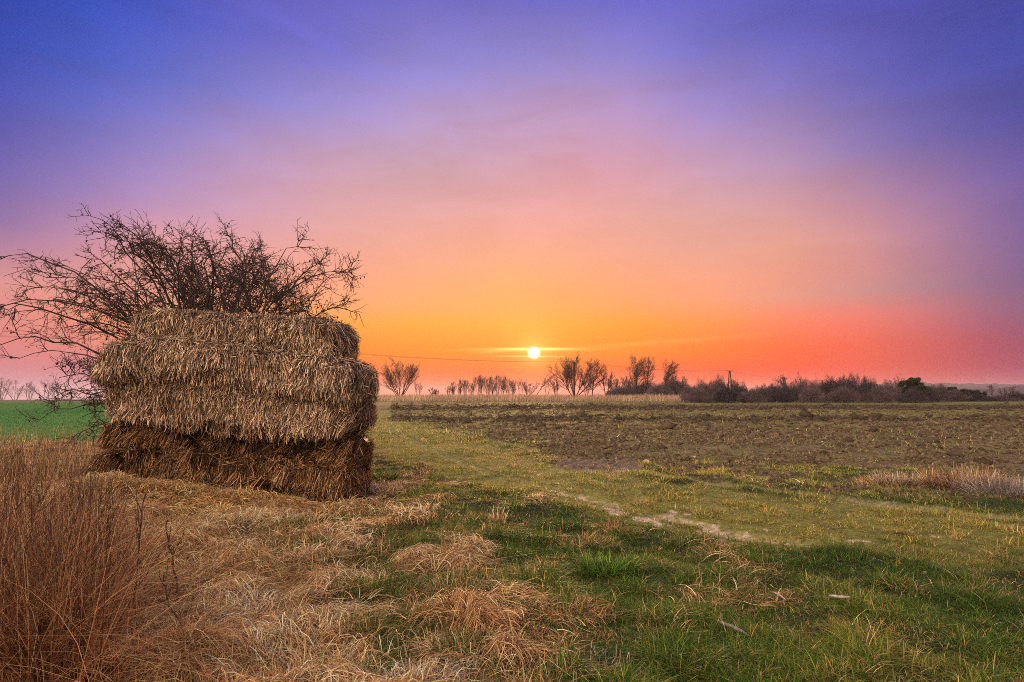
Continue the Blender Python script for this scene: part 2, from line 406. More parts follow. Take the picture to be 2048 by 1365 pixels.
def height(x, y, m=None):
    r = np.hypot(x, y)
    h = (fbm(x, y, 5, 2) - .5) * .12 * sstep(120, 20, r)
    nearw = sstep(40, 14, r)
    if m is None: m = masks(x, y)
    h = h + m['dry'] * nearw * ((fbm(x, y, .6, 7, 3) - .42) * .32) + (1 - m['field']) * (1 - m['track']) * (1 - m['dry']) * nearw * (fbm(x, y, .5, 15, 3) - .5) * .16
    h = h + m['field'] * sstep(200, 40, r) * (fbm(x, y, .4, 18, 3) - .5) * .08
    h = h - m['track'] * .02 - m['wheel'] * .035 - m['rut'] * .015
    # flatter strip along the foot of the stack
    fs = np.exp(-(((x + 3.0) / 1.5) ** 4 + ((y - 9.2) / 1.3) ** 4)); h = h * (1 - .8 * fs) - .05 * fs
    # mound of matted grass in front of the stack
    h = h + .34 * np.exp(-(((x + 5.6) / 2.3) ** 2 + ((y - 9.5) / 1.2) ** 2)) * 1.0 + .10 * np.exp(-(((x + 3.0) / 1.2) ** 2 + ((y - 7.6) / 1.3) ** 2))
    # falls away beyond the far edge of the plateau
    h = h - .35 * sstep(150, 300, r) - .022 * np.clip(r - 300, 0, 1700)
    h = h - .5 * sstep(90, 260, r) * sstep(-.3, -.5, x / np.maximum(y, 1))
    return h

def soil_color(m, x, y):
    v = m['v']; u = m['u']
    c = np.zeros(x.shape + (3,))
    dryc = np.array([.055, .036, .02]); greenc = np.array([.026, .028, .012]); trackc = np.array([.17, .17, .04])
    soil = np.array([.112, .080, .052]); soil_d = np.array([.07, .045, .034]); olive = np.array([.14, .145, .045]); wheat = np.array([.028, .15, .022])
    sand = np.array([.44, .35, .26])
    k = m['dry'][..., None]
    c = greenc * (1 - k) + dryc * k
    k = m['track'][..., None]; c = c * (1 - k) + trackc * (.8 + .5 * m['n'][..., None]) * k
    k = m['wheel'][..., None] * .8; c = c * (1 - k) + np.array([.27, .24, .11]) * k
    # ploughed field bands by distance
    wob = m['n'] * 10 * np.clip((v - 800) / 60, 0.1, 1) + m['n3'] * 3
    vv = v + wob
    g = np.interp(vv, [800, 810, 812, 819, 821, 833, 836, 841, 845, 860, 880, 930, 1000], [.8, .8, .15, .15, .85, .85, .0, .05, .55, .5, .22, .12, .3])
    g = np.clip(g + .12 + (fbm(x, y, 1.6, 51) - .5) * 1.1 * (vv > 845) + (m['n2']) * .3, 0, 1)[..., None]
    dk = np.interp(vv, [800, 811, 813, 819, 822, 834, 837, 841, 845, 1000], [0, 0, .8, .8, 0, 0, 1, .9, 0, 0])[..., None]
    fc = (soil * (1 - dk) + soil_d * dk) * (1 - g) + olive * g
    k = m['field'][..., None]; c = c * (1 - k) + fc * k
    wc = wheat * (1 - sstep(806, 800, v)[..., None] * .75) + np.array([.09, .06, .06]) * sstep(806, 800, v)[..., None]
    k = m['left'][..., None]; c = c * (1 - k) + wc * k
    k = m['rut'][..., None]; c = c * (1 - k) + sand * k
    k = m['mud'][..., None]; c = c * (1 - k) + np.array([.17, .13, .12]) * k
    far = sstep(270, 330, m['r'])[..., None]
    c = c * (1 - far) + np.array([.10, .09, .06]) * far
    return c * (0.45 + 1.1 * fbm(x, y, .16, 61, 3)[..., None])

# ------------------------------------------------------------------ ground sheet, split by surface
angs = np.concatenate([np.linspace(-180, -62, 40, endpoint=False), np.linspace(-62, -45, 50, endpoint=False), np.linspace(-45, 45, 640, endpoint=False), np.linspace(45, 62, 50, endpoint=False), np.linspace(62, 180, 41)])
rad = np.concatenate([[0.02, .6, 1.2, 1.8], np.geomspace(2.4, 3900, 760)])
A, R = np.meshgrid(np.radians(angs), rad)
gx, gy = R * np.sin(A), R * np.cos(A)
gm = masks(gx, gy)
gz = height(gx, gy, gm)
gc = soil_color(gm, gx, gy)
GV = np.stack([gx, gy, gz], -1).reshape(-1, 3); GC = gc.reshape(-1, 3)
nr, na = gx.shape
i = np.arange(nr - 1)[:, None] * na + np.arange(na - 1)[None, :]
GQ = np.stack([i, i + na, i + na + 1, i + 1], -1).reshape(-1, 4)
GQ = GQ[:, ::-1]
def fm(k): return gm[k][:-1, :-1].ravel() > .5
rr = gm['r'][:-1, :-1].ravel()
fld = fm('field') & (rr < 330); lft = fm('left') & ~fld & (rr < 330); trk = fm('track') & ~fld & ~lft
def sub(name, sel):
    q = GQ[sel]; used, inv = np.unique(q, return_inverse=True)
    o = raw_mesh(name, GV[used], inv.reshape(-1, 4), M_ground, GC[used], smooth=True)
    return tag(o, kind='structure')
# dried mud pressed into ridges by tyres, a finely meshed patch just proud of the turf
mx_, my_ = np.meshgrid(np.linspace(-1.9, 1.9, 260), np.linspace(-2.6, 2.6, 220))
mX, mY = mx_ + MUD_C[0], my_ + MUD_C[1]
mm = masks(mX, mY); du_ = (mm['u'] - 1195) / 88; dv_ = (mm['v'] - 929) / 13
el_ = 1 - np.hypot(du_, dv_) + (fbm(mX, mY, .5, 77, 3) - .5) * .9
ph_ = (mx_ * .91 - my_ * .40) * 11 + fbm(mX, mY, .6, 78, 3) * 7
rdg = np.abs(np.sin(ph_)) ** .8 * .11 * (.6 + .8 * fbm(mX, mY, .35, 79, 2)) + (fbm(mX, mY, .12, 80, 3) - .5) * .05
mZ = height(mX, mY, mm) + np.where(el_ > 0, -.01 + (rdg - .05) * sstep(0, .3, el_), -.06 + el_ * .4)
i_ = np.arange(219)[:, None] * 260 + np.arange(259)[None]; q_ = np.stack([i_, i_ + 1, i_ + 261, i_ + 260], -1).reshape(-1, 4)
keep = (el_[:-1, :-1] > -.15).ravel()
mc = np.array([.15, .11, .085]) * (.25 + .9 * sstep(.02, .10, rdg)[..., None]) * (.7 + .6 * fbm(mX, mY, .3, 83, 3)[..., None])
tag(raw_mesh('mud_patch', np.stack([mX, mY, mZ], -1).reshape(-1, 3), q_[keep], M_ground, mc.reshape(-1, 3), smooth=True), kind='structure')
sub('ploughed_field', fld); sub('green_field', lft); sub('grass_track', trk); sub('ground', ~(fld | lft | trk))
def gh(x, y): return height(x, y)

# ------------------------------------------------------------------ grass
def polar_pts(n, r0, r1, p, a0=-44, a1=44):
    """random ground points, area density ~ r^-p"""
    e = 2 - p
    t = rng.random(n)
    r = (r0 ** e + t * (r1 ** e - r0 ** e)) ** (1 / e) if abs(e) > 1e-6 else r0 * (r1 / r0) ** t
    a = np.radians(rng.uniform(a0, a1, n))
    return r * np.sin(a), r * np.cos(a)
BX0, BX1 = -7.6, -1.75
def keep_out(x, y):
    """true where the bales stand"""
    fy = 9.67 - .10 * x
    return (x > -6.9) & (x < -2.05) & (y > fy + .05) & (y < fy + 1.3)
def side_of(ang):
    return np.stack([-np.sin(ang), np.cos(ang), np.zeros_like(ang)], -1)
def upright(x, y, z, L, w, lean, K=4):
    n = len(x); a = rng.uniform(0, 2 * math.pi, n)
    t = np.linspace(0, 1, K)[None, :]
    bend = lean[:, None] * t ** 1.7
    C = np.stack([x[:, None] + L[:, None] * bend * np.cos(a)[:, None], y[:, None] + L[:, None] * bend * np.sin(a)[:, None],
                  z[:, None] - .02 + L[:, None] * t * (1 - .45 * np.clip(lean[:, None], 0, 1.4) * t)], -1)
    W = w[:, None] * (1 - t) ** .6 * .5 + .0004
    sa = rng.uniform(0, 2 * math.pi, n)
    # mostly broadside to the wind side
    return ribbons(C, W, side_of(sa))
def lying(x, y, L, w, hgt, flow, K=5):
    n = len(x); a = flow
    t = np.linspace(0, 1, K)[None, :]
    curl = rng.normal(0, .7, n)[:, None]
    aa = a[:, None] + curl * t
    st = L[:, None] / (K - 1)
    X = x[:, None] + np.cumsum(np.cos(aa) * st, 1) - np.cos(aa[:, :1]) * st; Y = y[:, None] + np.cumsum(np.sin(aa) * st, 1) - np.sin(aa[:, :1]) * st
    Z = gh(X, Y) + hgt[:, None] * np.sin(math.pi * np.clip(t * .86 + .04, 0, 1)) + rng.uniform(.0, .05, n)[:, None]
    C = np.stack([X, Y, Z], -1)
    W = w[:, None] * (1 - t * .8) * .5
    sd_ = side_of(a) + np.array([0, 0, 1.0]) * rng.uniform(-.7, .7, n)[:, None]
    return ribbons(C, W, sd_)
def fc(base, n, per, var=.25):
    c = base * np.clip(np.exp(rng.normal(-.12, var * 1.9, (n, 1))), .12, 2.1)
    return np.repeat(np.clip(c, 0, .86), per, axis=0)
DRY = np.array([[.74, .44, .22], [.82, .58, .34], [.52, .27, .12], [.66, .46, .32], [.74, .47, .19], [.32, .17, .08], [.70, .40, .22]])
GRN = np.array([[.06, .15, .018], [.10, .18, .024], [.04, .105, .024], [.15, .19, .034], [.08, .145, .02]])
OLV = np.array([[.27, .26, .05], [.35, .30, .08], [.19, .23, .04], [.42, .32, .14], [.13, .18, .03], [.22, .25, .045]])
def pick(P, n): return P[rng.integers(0, len(P), n)]

# turf: blades of the green and mixed verge, coarser with distance
def turf(n, r0, r1, p, w0, w1, L0, L1, K):
    x, y = polar_pts(n, r0, r1, p)
    m = masks(x, y)
    ok = (rng.random(n) < (1 - m['rut'] * .97) * (1 - m['wheel'] * .42) * (1 - m['field'] * .9) * (1 - m['mud'] * .7) * (1 - m['left'])) & ~keep_out(x, y)
    ok &= rng.random(n) < .45 + 1.0 * sstep(.36, .62, fbm(x, y, .25, 71, 2))
    x, y = x[ok], y[ok]; m = {k: v[ok] for k, v in m.items()}
    n = len(x); z = height(x, y, m); r = m['r']
    litter = sstep(.50, .66, fbm(x, y, .45, 75, 3))
    isdry = rng.random(n) < np.clip(m['dry'] * .80 + .05 + (.28 - .14 * (m['u'] > 1250)) * litter + .08 * (m['track'] > .5), 0, 1)
    t_ = np.clip(np.maximum(m['track'], sstep(1010, 960, m['v']) * (m['dry'] < .5)) + (fbm(x, y, .9, 79, 2) - .5) * 1.2, 0, 1)
    ol = rng.random(n) < .07 + .88 * t_
    col = np.where(isdry[:, None], pick(DRY, n) * .88, np.where(ol[:, None], pick(OLV, n) * (1 + .45 * sstep(8, 14, r))[:, None], pick(GRN, n)))
    hue = (fbm(x, y, 1.8, 81) - .5)[:, None]
    col = np.where((~isdry)[:, None], col * (1 + hue * np.array([1.5, .8, .4])), col * (1 + hue * np.array([.2, .5, .9])))
    tuft = sstep(.42, .72, fbm(x, y, .32, 91, 2)) * rng.uniform(.3, 1.5, n)
    L = rng.uniform(L0, L1, n) * (1 + 1.5 * tuft) * np.where(m['track'] > .5, .75, 1.0)
    return upright(x, y, z, L, rng.uniform(w0, w1, n) * (.8 + .4 * rng.random(n)), np.abs(rng.normal(1.0, .5, n)), K), col, K
parts_, cols_ = [], []
for a_ in ((620000, 3.1, 8.5, 1.2, .0036, .0075, .028, .08, 4), (620000, 8.5, 22, 1.5, .006, .011, .035, .075, 3), (300000, 22, 75, 1.9, .018, .032, .06, .10, 3)):
    VQ, c_, K_ = turf(*a_); parts_.append(VQ); cols_.append(fc(c_, len(c_), K_ - 1, .17))
V, Q = join(parts_)
o = raw_mesh('verge_grass', V, Q, M_grass, np.vstack(cols_)); tag(o, 'short green grass with dry blades covering the verge and track', 'grass', kind='stuff')
del parts_, cols_

# matted dry grass
n = 260000
x, y = polar_pts(n, 3.0, 13.5, 1.3, -44, 24)
m = masks(x, y)
ok = (rng.random(n) < m['dry'] ** 1.3 * (.25 + .95 * sstep(.38, .60, fbm(x, y, .38, 144, 2)))) & ~keep_out(x, y)
x, y = x[ok], y[ok]; n = len(x)
flow = fbm(x, y, .7, 101, 2) * 14 + rng.normal(0, .85, n)
clump = fbm(x, y, .45, 111, 2)
L = rng.uniform(.09, .30, n); w = rng.uniform(.0032, .0075, n) * np.clip(np.hypot(x, y) / 6.5, 1, 1.8)
V, Q = lying(x, y, L, w, rng.uniform(.005, .045, n) + .08 * sstep(.45, .7, clump) * rng.random(n), flow)
hue = (fbm(x, y, 1.4, 121) - .5)[:, None]
col = pick(DRY, n) * (1.0 + hue * np.array([.5, .9, 1.4])) * (.55 + .95 * (fbm(x, y, .5, 131, 2))[:, None])
o = raw_mesh('matted_dry_grass', V, Q, M_grass, fc(col, n, 4, .36)); tag(o, 'matted tan dry grass lying in swirls in front of the bales', 'dry grass', kind='stuff')

# tall reddish stems at the left
def stems_obj(name, xs, ys, Ls, ws, leans, cols, K=6, azs=None, mat=M_grass):
    n = len(xs); zs = gh(xs, ys)
    a = rng.uniform(0, 2 * math.pi, n) if azs is None else azs
    t = np.linspace(0, 1, K)[None, :]
    bend = leans[:, None] * t ** 1.6
    wob = rng.normal(0, .012, (n, K)) * t
    C = np.stack([xs[:, None] + Ls[:, None] * bend * np.cos(a)[:, None] + wob, ys[:, None] + Ls[:, None] * bend * np.sin(a)[:, None] + wob[:, ::-1],
                  zs[:, None] - .02 + Ls[:, None] * t * (1 - .35 * np.clip(leans[:, None], 0, 1.5) * t)], -1)
    W = ws[:, None] * (1 - t * .75) * .5
    V, Q = ribbons(C, W, side_of(rng.normal(0, .6, n) + math.pi / 2 + math.pi / 2))
    return raw_mesh(name, V, Q, mat, fc(cols, n, K - 1, .3))
n = 17000
u0 = rng.uniform(-260, 330, n) ** 1.0; v0 = rng.uniform(905, 1480, n)
X, Y = ground_at(u0, v0)
edge = np.interp(v0, [900, 960, 1050, 1150, 1250, 1480], [330, 300, 285, 270, 250, 160])
ok = (rng.random(n) < sstep(60, -90, u0 - edge + rng.normal(0, 30, n))) & ~keep_out(X, Y)
X, Y = X[ok], Y[ok]; u0 = u0[ok]; v0 = v0[ok]; n = len(X)
vt = np.interp(u0, [-260, 0, 100, 200, 300, 400], [880, 890, 905, 925, 985, 1040]) + np.abs(rng.normal(0, 45, n))
Lmax = np.clip(z_at(vt, Y) - gh(X, Y), .12, 1.6)
L = Lmax * rng.uniform(.45, 1.08, n)
RED = np.array([[.50, .26, .14], [.22, .10, .06], [.62, .38, .20], [.14, .075, .05], [.66, .48, .30], [.60, .42, .24], [.50, .30, .16]])
o = stems_obj('tall_dry_stems', X, Y, L, rng.uniform(.003, .0075, n), np.abs(rng.normal(.75, .65, n)), pick(RED, n) * np.array([1, .86, .78]) * np.interp(Y, [3, 5], [.62, 1])[:, None], azs=fbm(X, Y, .4, 141, 2) * 14 - 4 + rng.normal(0, .8, n)); tag(o, 'thicket of tall reddish dry stems at the left edge', 'dry stems', kind='stuff')

# dark branching weed stems inside the thicket
W1, W2 = [], []
for k in range(420):
    u = random.uniform(-160, 270); v = random.uniform(930, 1420)
    if u > np.interp(v, [900, 1000, 1200, 1400], [280, 265, 240, 180]): continue
    x, y = ground_at(u, v); z = float(gh(np.array([x]), np.array([y]))[0])
    L = min(random.uniform(.4, 1.3), z_at(np.interp(u, [-160, 100, 270], [885, 915, 985]) + random.gauss(0, 25), y) - z)
    if L < .15: continue
    d = np.array([random.gauss(.05, .16), random.gauss(0, .12), 1.0]); p = np.array([x, y, z - .02]); pts = [p]
    for j in range(7):
        d = d + np.array([random.gauss(0, .07), random.gauss(0, .07), 0]); d /= np.linalg.norm(d); p = p + d * L / 7; pts.append(p)
    pts = np.array(pts); W1.append((pts, random.uniform(.0018, .0042)))
    for j in range(random.randint(4, 11)):
        t = random.uniform(.3, 1); i = min(int(t * 7), 6); nd = np.array([random.gauss(0, .6), random.gauss(0, .5), random.uniform(.5, 1.1)]); nd /= np.linalg.norm(nd); l2 = random.uniform(.05, .25)
        b = pts[i]; W2.append((np.array([b, b + nd * l2 * .35, b + (nd + [0, 0, .2]) * l2 * .7, b + (nd + [0, 0, .3]) * l2]), .0018))
def pack0(L, sides):
    C = np.array([a for a, b in L]); return tubes(C, np.array([b for a, b in L])[:, None] * np.linspace(1, .4, C.shape[1])[None, :], sides)
V, Q = join([pack0(W1, 4), pack0(W2, 3)])
o = raw_mesh('dark_weed_stems', V, Q, mat_plain("dark_weed", (.075, .04, .028), .8, 10, .4)); tag(o, 'dark brown branching weed stems standing in the thicket at left', 'dry stems', kind='stuff')

# pale grass stalks round the stack foot and over the left field edge
n = 2600
u0 = rng.uniform(-60, 330, n); v0 = rng.uniform(868, 985, n)
X, Y = ground_at(u0, v0); ok = ~keep_out(X, Y); X, Y, v0 = X[ok], Y[ok], v0[ok]; n = len(X)
o = stems_obj('pale_grass_stalks', X, Y, rng.uniform(.3, .8, n), rng.uniform(.005, .010, n), np.abs(rng.normal(.3, .25, n)), pick(DRY, n) * .6 + .02)
tag(o, 'pale thin grass stalks between the thicket and the green field', 'dry grass', kind='stuff')

# reeds
n = 70000
u0 = rng.uniform(690, 1420, n); yy = rng.uniform(126, 235, n)
X = (u0 - 1024) / F * yy; Y = yy
o = stems_obj('reed_belt', X, Y, rng.uniform(.5, 1.5, n) * (.35 + 1.2 * fbm(X, Y, 5, 3)), rng.uniform(.03, .07, n), np.abs(rng.normal(.3, .2, n)), (pick(DRY, n) * .8 + np.array([.03, .03, .07])) * (.5 + .9 * fbm(X, Y, 7, 8))[:, None], K=3)  # backlight and haze put into the reed colour as a pale lift
tag(o, 'long belt of pale pinkish dry reeds at the far edge of the field', 'reeds', kind='stuff')

# field: sparse sprouts and clods
n = 300000
x, y = polar_pts(n, 11, 120, 2.0, -10, 42)
m = masks(x, y); v = m['v'] + m['n'] * 10
g = np.interp(v, [800, 810, 813, 819, 822, 833, 836, 841, 845, 860, 880, 930, 1000], [.8, .8, .08, .08, .9, .9, .02, .02, .8, .6, .28, .18, .5])
ok = (m['field'] > .5) & (rng.random(n) < g * (.4 + 1.2 * fbm(x, y, 1.6, 51)))
x, y = x[ok], y[ok]; n = len(x); r = np.hypot(x, y)
V, Q = upright(x, y, gh(x, y), rng.uniform(.02, .07, n) * np.clip(r / 40, 1, 1.6), rng.uniform(.006, .011, n) * np.clip(r / 14, 1, 6), np.abs(rng.normal(.7, .4, n)), K=3)
dr = rng.random(n) < .45
o = raw_mesh('field_sprouts', V, Q, M_grass, fc(np.where(dr[:, None], pick(DRY, n) * .30, pick(OLV, n) * .48), n, 2, .12)); tag(o, 'thin olive sprouts and stubble on the brown field', 'sprouts', kind='stuff')
# winter wheat at the left
n = 26000
x, y = polar_pts(n, 18, 140, 1.9, -46, -14)
m = masks(x, y); ok = m['left'] > .4; x, y = x[ok], y[ok]; n = len(x); r = np.hypot(x, y)
V, Q = upright(x, y, gh(x, y), rng.uniform(.06, .13, n), rng.uniform(.010, .02, n) * np.clip(r / 18, 1, 6), np.abs(rng.normal(.4, .3, n)), K=3)
o = raw_mesh('winter_wheat', V, Q, M_grass, fc(np.array([[.03, .17, .03]]) * np.ones((n, 1)), n, 2)); tag(o, 'bright green young wheat behind the shrub at left', 'wheat', kind='stuff')

# clods: small squashed irregular octahedra
def lumps(x, y, z, s, flat=.6):
    n = len(x)
    d = np.array([[1, 0, 0], [0, 1, 0], [-1, 0, 0], [0, -1, 0], [0, 0, 1], [0, 0, -1]], float)
    V = d[None] * s[:, None, None] * rng.uniform(.6, 1.3, (n, 6, 1)) * np.array([1, 1, flat]) + rng.normal(0, .18, (n, 6, 3)) * s[:, None, None]
    a = rng.uniform(0, 6.28, n); ca, sa = np.cos(a), np.sin(a)
    X = V[..., 0] * ca[:, None] - V[..., 1] * sa[:, None]; Yy = V[..., 0] * sa[:, None] + V[..., 1] * ca[:, None]
    V = np.stack([X + x[:, None], Yy + y[:, None], V[..., 2] + z[:, None]], -1).reshape(-1, 3)
    t = np.array([[0, 1, 4], [1, 2, 4], [2, 3, 4], [3, 0, 4], [1, 0, 5], [2, 1, 5], [3, 2, 5], [0, 3, 5]])
    Q = (np.arange(n)[:, None, None] * 6 + t[None]).reshape(-1, 3)
    return V, Q
n = 150000
x, y = polar_pts(n, 11, 130, 1.9, -10, 43)
m = masks(x, y); v = m['v'] + m['n'] * 10
g = np.interp(v, [800, 811, 813, 819, 822, 834, 837, 841, 846, 870, 1000], [.1, .1, .9, .9, .15, .15, 1, 1, .4, .9, .9])
ok = (m['field'] > .4) & (rng.random(n) < g * sstep(.25, .6, fbm(x, y, .9, 58, 2)))
x, y = x[ok], y[ok]; n = len(x); r = np.hypot(x, y)
s = rng.gamma(1.6, .015, n) * np.clip(r / 16, 1, 3.2) + .01
V, Q = lumps(x, y, gh(x, y) + s * .1, s)
cc = np.array([[.12, .086, .056]]) * rng.uniform(.45, 1.45, (n, 1)); dark = (v[ok] > 834) & (v[ok] < 844) | (v[ok] > 811) & (v[ok] < 820)
cc[dark] *= .55
o = raw_mesh('soil_clods', V, Q, M_ground, np.repeat(cc, 8, 0), nv=3); tag(o, 'brown clods of earth on the ploughed field', 'soil', kind='stuff')

# gravel showing in the worn ruts
n = 26000
u_, v_ = rng.uniform(1100, 1760, n), rng.uniform(975, 1080, n); x, y = ground_at(u_, v_); m = masks(x, y)
ok = rng.random(n) < m['rut'] * .9 + .03 * m['wheel']; x, y = x[ok], y[ok]; n = len(x)
s = rng.gamma(1.6, .0045, n) + .004
V, Q = lumps(x, y, gh(x, y), s)
o = raw_mesh('gravel', V, Q, M_ground, np.repeat(np.array([[.46, .37, .28]]) * rng.uniform(.35, 1.35, (n, 1)), 8, 0), nv=3); tag(o, 'pale gravel and crumbs of soil in the worn ruts of the track', 'gravel', kind='stuff')

# ------------------------------------------------------------------ straw bales
LM, LC = -0.10, 9.67
def front_xy(u):
    a = (np.asarray(u, float) - 1024) / F
    yy = LC / (1 - LM * a)
    return a * yy, yy
TAN = np.array([1.0, LM]) / math.hypot(1, LM)      # along the stack, towards the right
NRM = np.array([LM, -1.0]) / math.hypot(1, LM)     # out of the front face, towards the camera
def make_bale(label, uL, uR, top, bot, off, depth, lean, col, count, pw=3.4, q=5, L0=(.08, .22), grey=0.0, slump=0.0, rough=.16, bare=0, holes=0):
    count = int(count * 1.05)
    NS, NT = 150, 56
    s = np.linspace(0, 1, NS)
    u = uL + (uR - uL) * s
    xf, yf = front_xy(u)
    yf2 = yf + 0.0
    zt = z_at(np.interp(u, [p[0] for p in top], [p[1] for p in top]), yf2)
    zb = z_at(np.interp(u, [p[0] for p in bot], [p[1] for p in bot]), yf2)
    e = np.clip(1 - np.abs(2 * s - 1) ** (q * 4), 0, 1) ** (1 / 2.2)
    e = np.maximum(e, .06)
    th = np.linspace(0, 2 * math.pi, NT, endpoint=False)
    c_, s_ = np.cos(th), np.sin(th)
    cx = np.sign(c_) * np.abs(c_) ** (2 / pw); cz = np.sign(s_) * np.abs(s_) ** (2 / pw)
    o_ = np.interp(s, np.linspace(0, 1, len(off)), off)
    zc, hz = (zt + zb) / 2, (zt - zb) / 2
    N_ = -depth / 2 + o_[:, None] + (depth / 2) * cx[None, :] * (e[:, None] * .35 + .65) * np.where(np.abs(2 * s - 1)[:, None] > .97, e[:, None] * .7 + .3, 1)
    Z_ = zc[:, None] + hz[:, None] * cz[None, :] * e[:, None]
    N_ = N_ - slump * (cz[None, :] > 0) * cz[None, :]
    al = s[:, None] * 8; 
    bump = (fbm(np.repeat(s[:, None] * 5, NT, 1), np.repeat(th[None, :] * .8, NS, 0), .45, int(uL) % 50, 3) - .5) * rough * 1.5
    N_ += bump * np.sign(cx)[None, :] * e[:, None]; Z_ += bump * .25 * e[:, None] * (cz[None, :] < 0.5)
    X = xf[:, None] + NRM[0] * N_; Yv = yf[:, None] + NRM[1] * N_
    V = np.stack([X, Yv, Z_], -1)
    idx = np.arange(NS - 1)[:, None] * NT + np.arange(NT)[None, :]; idn = np.arange(NS - 1)[:, None] * NT + (np.arange(NT)[None, :] + 1) % NT
    Q = np.stack([idx, idn, idn + NT, idx + NT], -1).reshape(-1, 4)
    Vf = V.reshape(-1, 3)
    # straws
    P = Vf[Q]; nn = np.cross(P[:, 2] - P[:, 0], P[:, 3] - P[:, 1]); ar = np.linalg.norm(nn, axis=1) / 2; nn /= (2 * ar[:, None] + 1e-12)
    cen = np.stack([xf[:, None] + NRM[0] * (-depth / 2 + 0 * N_), yf[:, None] + NRM[1] * (-depth / 2 + 0 * N_), zc[:, None] + 0 * N_], -1)
    pc = P.mean(1); cc = cen.reshape(-1, 3)[Q].mean(1)
    flip = (np.einsum('ij,ij->i', nn, pc - cc) < 0); nn[flip] *= -1
    wgt = ar * (1 + 2.0 * (nn @ np.array([NRM[0], NRM[1], 0]) > .2)) * np.where((nn[:, 2] * bare > .25), .12, 1) * (1 - holes * sstep(.54, .66, fbm(pc @ np.array([TAN[0], TAN[1], 0]), pc[:, 2] * 1.8, .5, 66, 3))); fi = rng.choice(len(Q), count, p=wgt / wgt.sum())
    a, b = rng.random(count), rng.random(count)
    Pf = P[fi]; p0 = (Pf[:, 0] * ((1 - a) * (1 - b))[:, None] + Pf[:, 1] * (a * (1 - b))[:, None] + Pf[:, 2] * (a * b)[:, None] + Pf[:, 3] * ((1 - a) * b)[:, None])
    nf = nn[fi]
    down = np.array([0, 0, -1.0]); d = down - nf * (nf @ down)[:, None]
    ll = lean(p0, (fi // NT) / (NS - 1)) if callable(lean) else lean
    tan3 = np.array([TAN[0], TAN[1], 0])
    d = d + tan3 * (np.asarray(ll) * np.ones(count))[:, None] + rng.normal(0, .17, (count, 3))
    # locks of straw share a direction
    lock = fbm(p0 @ tan3 * 1.0, p0[:, 2] * .7, .14, 7, 2) - .5
    d = d + tan3 * (lock * 1.2)[:, None]
    toppy = nf[:, 2] > .75
    d[toppy] = rng.normal(0, 1, (toppy.sum(), 3)) * np.array([1, 1, .25]) + np.array([NRM[0], NRM[1], 0]) * .5
    wild = rng.random(count) < .16
    d[wild] += rng.normal(0, .7, (wild.sum(), 3))
    d /= np.linalg.norm(d, axis=1, keepdims=True)
    L = rng.uniform(L0[0], L0[1], count)
    K = 4; t = np.linspace(0, 1, K)[None, :, None]
    fl = rng.uniform(-.01, .035, count)[:, None, None]
    lift = (.012 + .03 * rng.random(count))[:, None, None]
    C = p0[:, None, :] + d[:, None, :] * (t - .4) * L[:, None, None] + nf[:, None, :] * (lift + fl * t ** 2) + np.array([0, 0, -1.0]) * (.02 * t ** 2)
    sd_ = np.cross(d, nf); sd_ /= np.linalg.norm(sd_, axis=1, keepdims=True) + 1e-9
    sd_ = sd_ + nf * rng.uniform(-.8, .8, count)[:, None]
    w = rng.uniform(.0026, .0060, count)
    W = np.repeat(w[:, None], K, 1) * np.array([.7, 1, 1, .45]) * .9
    Vs, Qs = ribbons(C, W, sd_)
    base = np.array(col)
    var = rng.random(count)[:, None]
    cf = base * (.10 + 2.7 * var ** 2.6) * (1 + (fbm(p0[:, 0] * 1.0, p0[:, 2], .5, 22, 3) - .5)[:, None] * .8)
    gmix = (rng.random(count) < (.25 + grey))[:, None] * .55
    lum = cf.mean(1, keepdims=True); cf = cf * (1 - gmix) + lum * gmix * np.array([1.10, 1, .98])
    cols = np.concatenate([np.repeat(base[None] * .11, len(Q), 0), np.repeat(cf, K - 1, 0)])  # core is the straw colour blackened, painting shade into gaps and hollows
    Vall, Qall = join([(Vf, Q), (Vs, Qs)])
    o = raw_mesh('straw_bale', Vall, Qall, M_straw, np.clip(cols, 0, 1))
    return tag(o, label, 'straw bale', 'straw bales stacked in tiers')
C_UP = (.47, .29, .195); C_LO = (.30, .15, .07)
B45 = [(150, 700), (235, 672), (270, 671), (330, 675), (480, 690), (600, 706), (712, 726), (760, 745)]
B34 = [(150, 765), (195, 765), (247, 756), (330, 752), (456, 763), (574, 783), (700, 804), (757, 818), (800, 822)]
B23 = [(150, 828), (215, 834), (290, 843), (400, 856), (500, 870), (640, 874), (735, 868), (800, 866)]
B12 = [(120, 905), (300, 905), (400, 912), (480, 925), (600, 936), (760, 944)]
make_bale('topmost straw bale, shortest and set in at both ends of the stack', 240, 664,
          [(200, 660), (236, 634), (256, 622), (290, 617), (340, 619), (400, 622), (440, 630), (520, 629), (560, 632), (600, 634), (640, 638), (690, 652), (715, 668)],
          [(p[0], p[1] + 10) for p in B45], (-.15, -.18, -.18, -.16, -.12), 1.15, 0.0, C_UP, 22000, pw=5.0, q=6, grey=.15)
make_bale('second straw bale from the top with a frayed lip and rounded right end', 192, 716,
          [(150, 745), (195, 722), (215, 700), (240, 678)] + B45[2:7] + [(740, 742), (764, 765)], [(p[0], p[1] + 10) for p in B34], (.16, .20, .17, .19, .20, .12), 1.35, 0.0, C_UP, 30000, pw=4.0, q=4, grey=.15)
make_bale('middle straw bale overhanging the dark gap in the stack', 205, 706,
          [(p[0], p[1] - 6) for p in B34], [(p[0], p[1] + 6) for p in B23], (0, .0, .02, 0, .03, -.05), 1.2, lambda p, s: -.55 * np.clip(s - .8, 0, 1) / .2 * .8, np.array(C_UP) * .92, 30000, pw=4.5, q=5, L0=(.10, .24), bare=-1)
